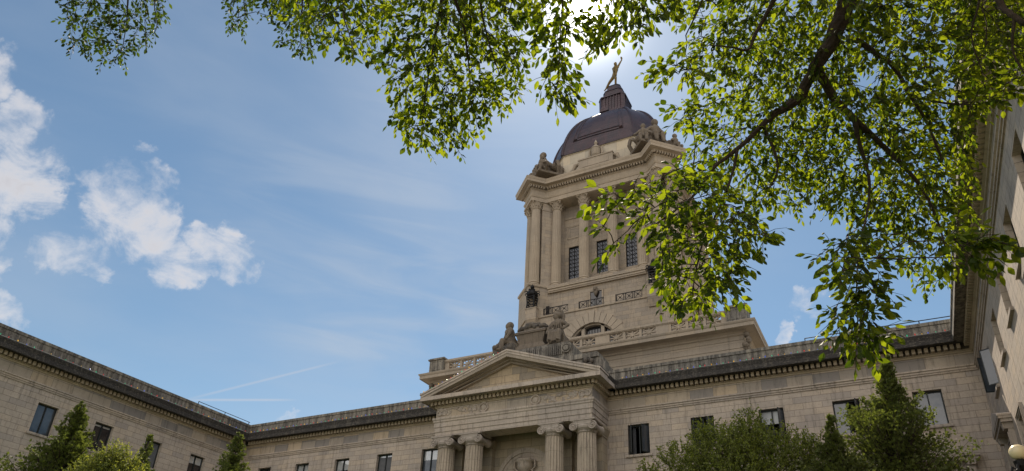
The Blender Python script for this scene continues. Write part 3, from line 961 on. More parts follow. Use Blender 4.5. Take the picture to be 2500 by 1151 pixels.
for x in [i * .3 - .85 for i in range(7)] + [1.5, 1.9, -1.5, -1.9]: b.box(XC + x - .02, XC + x + .02, ay + .57, ay + .62, 28.5, 33.2)
for z in (31.2, 31.8, 32.4, 33.0): b.box(XC - 2.3, XC + 2.3, ay + .575, ay + .615, z - .02, z + .02)
b.obj('glazing_bar', M_IRON, lw)
# string course and balcony parapet
b = MB()
sweep(b, LB2, [(0, 34.98), (.12, 35.0), (.14, 35.12), (.03, 35.18)])
for x0, x1 in ((-7.35, -5.32), (-2.55, -1.42), (1.28, 2.46), (5.18, 7.35)):
    b.box(XC + x0, XC + x1, ay + .0, ay + .35, 35.16, 36.08)
for x0, x1 in ((-5.32, -2.55), (-1.42, 1.28), (2.46, 5.18)): b.box(XC + x0, XC + x1, ay + .005, ay + .34, 35.14, 35.24)
b.box(XC - 7.2, XC + 7.2, ay + .3, YT - 7.6, 34.9, 35.2)
part(b, 'balcony_parapet', M_TOW)
for x0, x1 in ((-5.32, -2.55), (-1.42, 1.28), (2.46, 5.18)):
    b = MB(); y0 = ay + .1; z0, z1 = 35.26, 36.06; wv = (x1 - x0) / 3
    b.box(XC + x0, XC + x1, y0 - .03, y0 + .03, z1 - .06, z1); b.box(XC + x0, XC + x1, y0 - .03, y0 + .03, z0, z0 + .05)
    for k in range(4):
        xx = XC + x0 + wv * k
        for dx in ((0, .06) if k == 0 else ((-.06, 0) if k == 3 else (-.09, -.05, .05, .09))[:2] if k in (0, 3) else (-.09, .05)):
            b.box(xx + dx, xx + dx + .04, y0 - .025, y0 + .025, z0 + .05, z1 - .06)
    for k in range(3):
        cx = XC + x0 + wv * (k + .5); cz = (z0 + z1) / 2; hx = wv / 2 - .09; hz = (z1 - z0) / 2 - .04
        for s2 in (-1, 1):
            b.tube([(cx - hx, y0, cz - s2 * hz), (cx + hx, y0, cz + s2 * hz)], .022, 5)
        b.sphere((cx, y0 - .02, cz), .085, 8, 5)
        b.tube([(cx - hx * .95, y0, cz - hz), (cx - hx * .95, y0, cz + hz)], .012, 4); b.tube([(cx + hx * .95, y0, cz - hz), (cx + hx * .95, y0, cz + hz)], .012, 4)
    part(b, 'balcony_railing', M_IRON)
# pavilion bases and wall behind the balcony
b = MB(); sweep(b, SB, [(0, 33.0), (0, 38.95), (.10, 39.0), (.14, 39.12), (.14, 39.28), (-.6, 39.33)], closed=True)
part(b, 'tower_plinth', M_TOW)
b = MB()
for k in range(4):
    M = Matrix.Translation((XC, YT, 0)) @ Matrix.Rotation(k * PI / 2, 4, 'Z')
    b.box(-5.35, 5.35, -7.98, -7.7, 38.35, 38.5, M); b.box(-5.35, 5.35, -8.06, -7.7, 38.5, 38.62, M); b.box(-5.35, 5.35, -7.88, -7.7, 38.62, 38.84, M); b.box(-5.4, 5.4, -8.0, -7.7, 38.84, 38.98, M)
part(b, 'plinth_moulding', M_TWT)
b = MB(); b.box(XC - .62, XC + .62, YT - 7.76, YT - 7.69, 35.2, 37.55); dr = part(b, 'balcony_door', M_PDARK)
b = MB(); 
for x0, x1, z0, z1 in ((-.78, -.62, 35.2, 37.7), (.62, .78, 35.2, 37.7), (-.62, .62, 37.55, 37.7)): b.box(XC + x0, XC + x1, YT - 7.85, YT - 7.7, z0, z1)
b.obj('door_frame', M_TOW, dr)
b = MB(); b.sphere((XC, YT - 8.0, 37.75), .24, 10, 8); b.taper(XC, YT - 7.95, 36.95, 37.6, .08, .08, .24, .2); b.sphere((XC, YT - 8.18, 37.6), .12, 8, 6)
b.obj('keystone_bust', M_SCUL, dr, smooth=True)
# corner pedestals carrying the lanterns, dark openings beside them
for sx in (-1, 1):
    b = MB(); b.box(XC + sx * 6.45 - .62, XC + sx * 6.45 + .62, ay - .62, ay + .3, 34.75, 36.0); b.box(XC + sx * 6.45 - .67, XC + sx * 6.45 + .67, ay - .67, ay + .3, 36.0, 36.1)
    b.taper(XC + sx * 6.45, ay - .1, 33.9, 34.75, .62, .1, .6, .5)
    part(b, 'lantern_pedestal', M_TOW)
for sx in (-1, 1):
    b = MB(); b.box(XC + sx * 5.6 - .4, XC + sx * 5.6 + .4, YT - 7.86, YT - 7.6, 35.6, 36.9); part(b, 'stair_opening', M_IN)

# colonnade wall
g1 = 5.9
SW = star(6.1, 7.55, 5.9)
b = MB()
sweep(b, SW, [(0, 39.2), (0, 50.6)], segs=[i for i in range(16) if i != 1], closed=True)
hh = [(k * 3.278 + 6.0 - .612 - 1.55, k * 3.278 + 6.0 + .612 - 1.55, 40.79, 44.82) for k in (-1, 0, 1)]
c5 = 6.1 - 7.55 + 5.9
wall_holes(b, (XC - c5, YT - g1), (1, 0), (0, -1), 0, 2 * c5, 39.2, 50.6, [(c5 + k * 3.278 - .612, c5 + k * 3.278 + .612, 40.79, 44.82) for k in (-1, 0, 1)], .35)
part(b, 'tower_wall', M_TOW)
b = MB()
for k in range(4):
    M = Matrix.Translation((XC, YT, 0)) @ Matrix.Rotation(k * PI / 2, 4, 'Z')
    b.box(-4.3, 4.3, -g1 - .07, -g1, 48.55, 48.68, M)
    for j in (-1, 0, 1):
        x = j * 3.278
        for q in ((-.75, -.67, 45.9, 47.5), (.67, .75, 45.9, 47.5), (-.75, .75, 47.42, 47.5), (-.75, .75, 45.9, 45.98)): b.box(x + q[0], x + q[1], -g1 - .05, -g1, q[2], q[3], M)
part(b, 'wall_panel_moulding', M_TWT)
for k in range(4):
    for j in (-1, 0, 1):
        if k == 0 and j == -1:
            f = MB()
            for q in ((-.612, -.55, 40.79, 44.82), (.55, .612, 40.79, 44.82), (-.55, .55, 44.76, 44.82), (-.55, .55, 40.79, 40.86)): f.box(q[0], q[1], .12, .3, q[2] - 40.79, q[3] - 40.79)
            for i in range(8):
                z = .07 + 3.9 * (i + 1) / 8
                f.box(-.55, .55, .15, .19, z - .025, z + .025)
                z0 = z - 3.9 / 8
                for x0 in (-.55, 0):
                    x1 = x0 + .55
                    f.tube([(x0, .17, z0), (x1, .17, z)], .014, 4); f.tube([(x0, .17, z), (x1, .17, z0)], .014, 4)
                    f.sphere(((x0 + x1) / 2, .15, (z0 + z) / 2), .05, 6, 4)
            f.box(-.03, .03, .145, .195, 0.07, 3.97)
            tw = f.obj('tower_window', M_IRON)
            p = MB(); p.box(-.55, .55, .25, .28, .07, 3.97)
            p.obj('pane', simple('leaded_pane', (.10, .11, .14), .25, 0, .5, 3, spec=.8), tw)
            o = tw
        else: o = dup(tw)
        o.parent = BL
        o.matrix_local = OFF @ Matrix.Translation((XC, YT, 0)) @ Matrix.Rotation(k * PI / 2, 4, 'Z') @ Matrix.Translation((j * 3.278, -g1 - (.0 if k == 0 else .13), 40.79))


def corinthian():
    n, md = flutes(18, .085)
    c = MB()
    c.lathe(0, 0, [(.535 - .06 * (t / 10) ** 1.6, 39.95 + (49.3 - 39.95) * t / 10) for t in range(11)], n, mod=md)
    col = c.obj('tower_column', M_TWT)
    c = MB(); c.box(-.66, .66, -.66, .66, 39.3, 39.45); c.lathe(0, 0, [(.66, 39.45), (.70, 39.53), (.66, 39.62), (.58, 39.65), (.56, 39.72), (.63, 39.78), (.6, 39.86), (.54, 39.96)], 24); c.obj('base', M_TWT, col)
    k = MB()
    k.lathe(0, 0, [(.48, 49.27), (.53, 49.31), (.48, 49.36), (.47, 49.6), (.52, 49.9), (.62, 50.1)], 20)
    for row, (zr, rr, cnt) in enumerate(((49.4, .5, 10), (49.66, .53, 10))):
        for i in range(cnt):
            a = 2 * PI * (i + .5 * row) / cnt; ca, sa = math.cos(a), math.sin(a)
            k.tube([(ca * (rr - .03), sa * (rr - .03), zr - .05), (ca * (rr + .03), sa * (rr + .03), zr + .16), (ca * (rr + .13), sa * (rr + .13), zr + .27), (ca * (rr + .17), sa * (rr + .17), zr + .20)], [.07, .085, .06, .04], 5)
    for i in range(4):
        a = PI / 4 + i * PI / 2; ca, sa = math.cos(a), math.sin(a)
        k.tube([(ca * .5, sa * .5, 49.8), (ca * .66, sa * .66, 50.05), (ca * .84, sa * .84, 50.1), (ca * .86, sa * .86, 49.97), (ca * .76, sa * .76, 49.98)], [.05, .065, .07, .07, .05], 6)
        a2 = i * PI / 2; k.sphere((math.cos(a2) * .62, math.sin(a2) * .62, 50.16), .10, 7, 5)
    pts = []
    for i in range(4):
        a = PI / 4 + i * PI / 2
        pts += [(.93 * math.cos(a - .09), .93 * math.sin(a - .09)), (.93 * math.cos(a + .09), .93 * math.sin(a + .09)), (.58 * math.cos(a + PI / 4), .58 * math.sin(a + PI / 4))]
    k.prism_z(pts, 50.12, 50.25)
    k.obj('capital', M_TWT, col)
    return col


cc = corinthian(); first = True
for k in range(4):
    R = Matrix.Translation((XC, YT, 0)) @ Matrix.Rotation(k * PI / 2, 4, 'Z')
    R2 = Matrix.Translation((XC, YT, 0)) @ Matrix.Rotation(k * PI / 2 - PI / 4, 4, 'Z')
    for M in [R @ Matrix.Translation((x, -6.95, 0)) for x in (-4.88, -1.64, 1.64, 4.88)] + [R2 @ Matrix.Translation((x, -10.62, 0)) for x in (-.82, .82)]:
        o = cc if first else dup(cc); first = False
        o.parent = BL; o.matrix_local = OFF @ M
# piers of the pavilions
for k in range(4):
    b = MB(); M = Matrix.Translation((XC, YT, 0)) @ Matrix.Rotation(k * PI / 2 - PI / 4, 4, 'Z')
    b.box(-1.2, 1.2, -10.0, -8.0, 39.31, 50.2, M); b.box(-1.27, 1.27, -10.07, -8, 49.2, 49.3, M); b.box(-1.27, 1.27, -10.07, -8, 39.32, 39.9, M)
    part(b, 'corner_pier', M_TOW)
# entablature
b = MB(); sweep(b, S0, [(-1.9, 50.22), (-.12, 50.22), (-.12, 50.48), (-.06, 50.5), (-.06, 50.82), (.0, 50.84), (.04, 50.95), (.08, 51.05), (-.08, 51.1)], closed=True)
part(b, 'tower_architrave', M_TWT)
b = MB(); sweep(b, S0, [(-.08, 51.1), (-.08, 51.75), (.0, 51.82), (.08, 51.86), (.08, 52.2)], closed=True)
part(b, 'tower_frieze', M_TWT)
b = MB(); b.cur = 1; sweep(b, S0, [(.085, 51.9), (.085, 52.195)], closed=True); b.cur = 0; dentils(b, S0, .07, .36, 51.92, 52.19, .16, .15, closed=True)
part(b, 'tower_dentil_course', [M_TWT, M_GAPSHADE])  # backing colour carries the painted shade of the tower dentil gaps
b = MB(); sweep(b, S0, [(.07, 52.2), (.28, 52.22), (.34, 52.32), (.76, 52.34), (.76, 52.3), (.80, 52.3), (.80, 52.62), (.83, 52.66), (.88, 52.84), (.88, 52.9), (.1, 53.0), (.1, 53.45), (.16, 53.47), (.16, 53.58), (-2.5, 53.62)], closed=True)
part(b, 'tower_cornice', M_TWT)
b = MB()
pl = [p for p in S0]
b.prism_z(pl, 50.25, 50.5); b.prism_z([(XC + (x - XC) * .98, YT + (y - YT) * .98) for x, y in pl], 53.3, 53.5)
part(b, 'ceiling_slab', M_TWT)
# raised centre panel with scroll ends on the roof block, urn above
b = MB()
b.box(XC - 2.0, XC + 2.1, YT - 7.62, YT - 6.7, 53.55, 54.95); b.box(XC - 2.05, XC + 2.15, YT - 7.7, YT - 6.6, 54.95, 55.1)
b.box(XC - 1.5, XC + 1.6, YT - 7.66, YT - 7.6, 53.9, 54.7)
for sx in (-1, 1):
    b.tube([(XC + sx * 2.1, YT - 7.3, 54.8), (XC + sx * 2.5, YT - 7.3, 54.7), (XC + sx * 2.75, YT - 7.3, 54.15), (XC + sx * 3.6, YT - 7.3, 53.72)], [.16, .26, .18, .09], 8)
part(b, 'roof_panel', M_TWT)
b = MB()
U0 = 55.1
b.lathe(XC - .1, YT - 7.0, [(r, U0 + z) for r, z in ((.5, 0), (.5, .15), (.36, .3), (.5, .5), (.58, 1.3), (.64, 1.36), (.56, 1.5), (.34, 1.8), (.16, 1.95), (.13, 2.1), (.22, 2.3), (.1, 2.6), (.02, 2.8))], 20)
for sx in (-1, 1): b.tube([(XC - .1 + sx * .55, YT - 7.0, U0 + .4), (XC - .1 + sx * .78, YT - 7.0, U0 + .6), (XC - .1 + sx * .72, YT - 7.0, U0 + 1.3), (XC - .1 + sx * .82, YT - 7, U0 + 1.55)], [.10, .15, .15, .09], 8)
part(b, 'roof_urn', M_TWT)
# drum and dome
def octo(g, w): return [(-w, -g), (w, -g), (g, -w), (g, w), (w, g), (-w, g), (-g, w), (-g, -w)]
DR = [(XC + x, YT + y) for x, y in octo(6.6, 4.35)]
b = MB(); sweep(b, DR, [(.05, 53.4), (.0, 53.6), (0, 57.05), (.1, 57.1), (.1, 57.2)], closed=True); part(b, 'drum', stone('drum_stone', (.50, .43, .33), .5, 1.9, 1.3, .008, streak=.1))
b = MB()
NL = 22; ring = []
def dome_r(t): return math.cos(t * 1.27) ** .90
lv = []
for j in range(NL + 1):
    t = j / NL
    z = 57.15 + 8.6 * math.sin(t * 1.27) / math.sin(1.27)
    s = dome_r(t) 
    rnd = .25 * t
    poly = octo(6.8 * s, 4.42 * s)
    # subdivide each side, bulging it gently towards a circle with height
    pts = []
    for i in range(8):
        a = Vector(poly[i]); c = Vector(poly[(i + 1) % 8])
        for q in range(5):
            p = a.lerp(c, q / 5); rr = p.length; R0 = 6.8 * s; bl = .8 * t
            p = p.normalized() * (rr * (1 - bl) + R0 * bl)
            pts.append((XC + p.x, YT + p.y, z))
    lv.append(pts)
n = len(lv[0])
b.v = [p for L in lv for p in L]
b.f = [(j * n + i, j * n + (i + 1) % n, (j + 1) * n + (i + 1) % n, (j + 1) * n + i) for j in range(NL) for i in range(n)]
b.mi = [0] * len(b.f)
dome = part(b, 'dome', M_COP)
# ribs, raised panel frames, dormers
def dome_pt(idx, t, out=0.0):
    j = t * NL; j0 = min(int(j), NL - 1); fr = j - j0
    i0 = int(math.floor(idx)); fi = idx - i0
    A = Vector(lv[j0][i0 % n]).lerp(Vector(lv[j0][(i0 + 1) % n]), fi); B = Vector(lv[j0 + 1][i0 % n]).lerp(Vector(lv[j0 + 1][(i0 + 1) % n]), fi)
    p = A.lerp(B, fr); d = Vector((p.x - XC, p.y - YT, (p.z - 57) * .6)).normalized()
    return p + d * out
b = MB()
for i in range(0, n, 5):
    b.tube([dome_pt(i, t / 16, .02) for t in range(0, 17)], [.17] * 17, 6)
b.obj('rib', M_COP, dome)
b = MB()
for side in range(0, 8, 2):
    i0 = side * 5
    for a, c in ((.7, 4.3), (1.0, 4.0)):
        t0 = .16 if a < .9 else .20
        b.tube([dome_pt(i0 + a, t0 + (.97 - t0) * q / 12, .01) for q in range(13)], .06, 5)
        b.tube([dome_pt(i0 + c, t0 + (.97 - t0) * q / 12, .01) for q in range(13)], .06, 5)
        b.tube([dome_pt(i0 + a + (c - a) * q / 6, t0, .01) for q in range(7)], .07, 5)
    for c in (.85, 4.15): b.sphere(dome_pt(i0 + c, .18, .02), .24, 8, 5, (1, 1, .8))
b.obj('raised_panel', M_COP, dome)
b = MB()
for side in range(0, 8, 2):
    p = dome_pt(side * 5 + 2.5, .80, .0); d = Vector((p.x - XC, p.y - YT, 0)).normalized(); ang = math.atan2(d.y, d.x) + PI / 2
    M = Matrix.Translation(p) @ Matrix.Rotation(ang, 4, 'Z')
    b.prism_y([(-.55, -.25), (.55, -.25), (.5, .15), (.3, .38), (0, .46), (-.3, .38), (-.5, .15)], -.45, .5, M)
b.obj('dormer', M_COP, dome)
b = MB()
def octz(g, w, z0, z1, g1_, w1_):
    o0 = [(XC + x, YT + y, z0) for x, y in octo(g, w)]; o1 = [(XC + x, YT + y, z1) for x, y in octo(g1_, w1_)]
    b.add(o0 + o1, [(i, (i + 1) % 8, (i + 1) % 8 + 8, i + 8) for i in range(8)] + [tuple(range(8, 16))])
octz(2.25, 1.5, 65.2, 66.4, 1.95, 1.32); octz(1.95, 1.32, 66.4, 66.75, 1.9, 1.3); octz(1.72, 1.2, 66.75, 69.2, 1.66, 1.16); octz(1.82, 1.25, 69.2, 69.4, 1.8, 1.24)
octz(1.4, .95, 69.4, 70.6, 1.28, .88); octz(1.34, .9, 70.6, 70.75, 1.3, .86); octz(1.14, .74, 70.75, 71.85, .84, .52); octz(.9, .55, 71.85, 72.02, .62, .4)
for k in range(4):
    M = Matrix.Translation((XC, YT, 0)) @ Matrix.Rotation(k * PI / 2 + PI / 4, 4, 'Z')
    b.box(-.28, .28, -2.15, -1.5, 66.6, 69.5, M)
    M = Matrix.Translation((XC, YT, 0)) @ Matrix.Rotation(k * PI / 2, 4, 'Z')
    for x in (-.8, -.4, 0, .4, .8): b.box(x - .06, x + .06, -1.78, -1.6, 66.9, 69.1, M)
part(b, 'cupola', M_COP)
# roof railings on the parapets
b = MB()
b.tube([(-.0 - 3.6, D + .25, ZP + .42), (XR - .2, D + .25, ZP + .42)], .03, 6)
for x in (-3.6, -1.4, .8, 3.0, 5.1): b.tube([(x, D + .25, ZP - .05), (x, D + .25, ZP + .42)], .03, 6)
b.tube([(XL - .25, D - 6, ZP + .42), (XL - .25, D, ZP + .42)], .03, 6)
for y in (D - 6, D - 3, D - .1): b.tube([(XL - .25, y, ZP - .05), (XL - .25, y, ZP + .42)], .03, 6)
part(b, 'roof_railing', M_IRON)

LIMBS={'right':[[(0.8,5.23,8.38,0.102),(0.64,5.47,7.94,0.096),(0.4,5.72,7.61,0.084),(0.27,5.81,7.38,0.075),(0.03,5.92,7.12,0.063),(-0.19,6.02,6.87,0.051),(-0.39,5.98,6.75,0.036),(-0.53,5.95,6.62,0.027),(-0.78,5.8,6.29,0.021),(-0.98,5.62,6.0,0.017),(-1.12,5.39,5.6,0.012),(-1.26,5.02,5.18,0.008),(-1.39,4.71,4.86,0.005)],[(0.03,5.92,7.12,0.054),(0.14,6.22,6.94,0.039),(0.28,6.38,6.74,0.033),(0.53,6.7,6.48,0.024),(0.72,6.81,6.1,0.017),(0.79,6.84,5.67,0.011),(0.79,6.82,5.3,0.006)],[(0.28,6.38,6.74,0.03),(0.28,6.48,6.46,0.021),(0.3,6.57,6.16,0.016),(0.23,6.21,5.61,0.011),(0.08,5.36,4.71,0.006),(-0.0,4.98,4.17,0.005),(-0.04,4.83,3.79,0.003)],[(0.44,6.04,7.42,0.03),(0.56,6.14,7.31,0.027),(0.71,6.2,7.08,0.021),(0.78,6.3,6.79,0.018),(0.87,6.4,6.49,0.014),(0.92,6.53,6.13,0.011)],[(0.78,6.3,6.79,0.013),(1.0,6.22,6.53,0.01),(1.18,6.09,6.33,0.006)],[(0.14,4.85,7.7,0.036),(-0.2,5.07,7.26,0.021),(-0.4,5.16,7.03,0.017),(-0.49,5.17,6.87,0.013),(-0.63,5.04,6.84,0.008),(-0.79,4.91,6.81,0.005)],[(-0.56,4.16,6.95,0.012),(-0.7,4.3,6.69,0.008),(-0.88,4.39,6.45,0.005)],[(-0.78,5.8,6.29,0.018),(-0.83,5.68,5.94,0.012),(-0.91,5.34,5.37,0.01),(-1.0,4.96,4.83,0.007),(-1.04,4.73,4.41,0.005),(-1.06,4.63,4.16,0.003)],[(-0.53,5.95,6.62,0.018),(-0.46,6.05,6.18,0.011),(-0.56,6.0,5.89,0.006)],[(1.25,4.3,6.31,0.042),(1.23,4.54,5.94,0.021),(1.28,4.55,5.76,0.018),(1.36,4.61,5.67,0.018)],[(1.28,4.55,5.76,0.013),(1.24,4.69,5.62,0.008),(1.28,4.8,5.47,0.006)],[(1.21,4.56,6.5,0.018),(1.19,4.81,6.26,0.008),(1.11,4.98,6.1,0.006),(1.16,5.25,5.93,0.004)]],'mid':[[(-2.55,3.3,7.95,0.042),(-2.94,3.72,7.67,0.024),(-3.15,4.0,7.51,0.017),(-3.35,4.22,7.38,0.012),(-3.48,4.36,7.05,0.007),(-3.58,4.48,6.59,0.004)],[(-2.55,3.3,7.95,0.03),(-2.89,3.81,7.51,0.018),(-2.93,4.1,7.29,0.013),(-3.05,4.44,7.11,0.008),(-3.11,4.63,6.76,0.004)],[(-2.43,3.42,7.69,0.024),(-2.62,3.87,7.33,0.013),(-2.69,4.15,7.11,0.008),(-2.66,4.39,6.79,0.004)],[(-3.17,3.39,8.12,0.03),(-3.72,3.55,7.73,0.018),(-4.01,3.56,7.54,0.011),(-4.28,3.5,7.38,0.005)],[(-1.53,3.31,6.86,0.018),(-1.67,3.66,6.58,0.008),(-1.78,3.86,6.38,0.005),(-1.88,4.05,6.05,0.003)],[(-1.19,3.59,7.01,0.018),(-1.27,3.97,6.72,0.008),(-1.23,4.19,6.55,0.004)]],'left':[[(-7.44,2.81,10.59,0.03),(-7.97,3.35,9.92,0.015),(-8.22,3.63,9.55,0.008),(-8.44,3.83,9.22,0.004)],[(-7.27,3.26,10.57,0.024),(-7.85,3.67,9.9,0.008),(-8.02,3.94,9.61,0.005),(-8.13,3.98,9.47,0.003)],[(-6.58,3.83,10.88,0.018),(-7.05,4.44,10.24,0.008),(-7.15,4.62,10.06,0.004)],[(-5.16,3.79,9.92,0.024),(-5.6,4.28,9.38,0.012),(-5.86,4.64,8.97,0.004)],[(-7.88,2.71,10.24,0.018),(-8.35,3.18,9.61,0.007),(-8.68,3.41,9.15,0.004)]]}
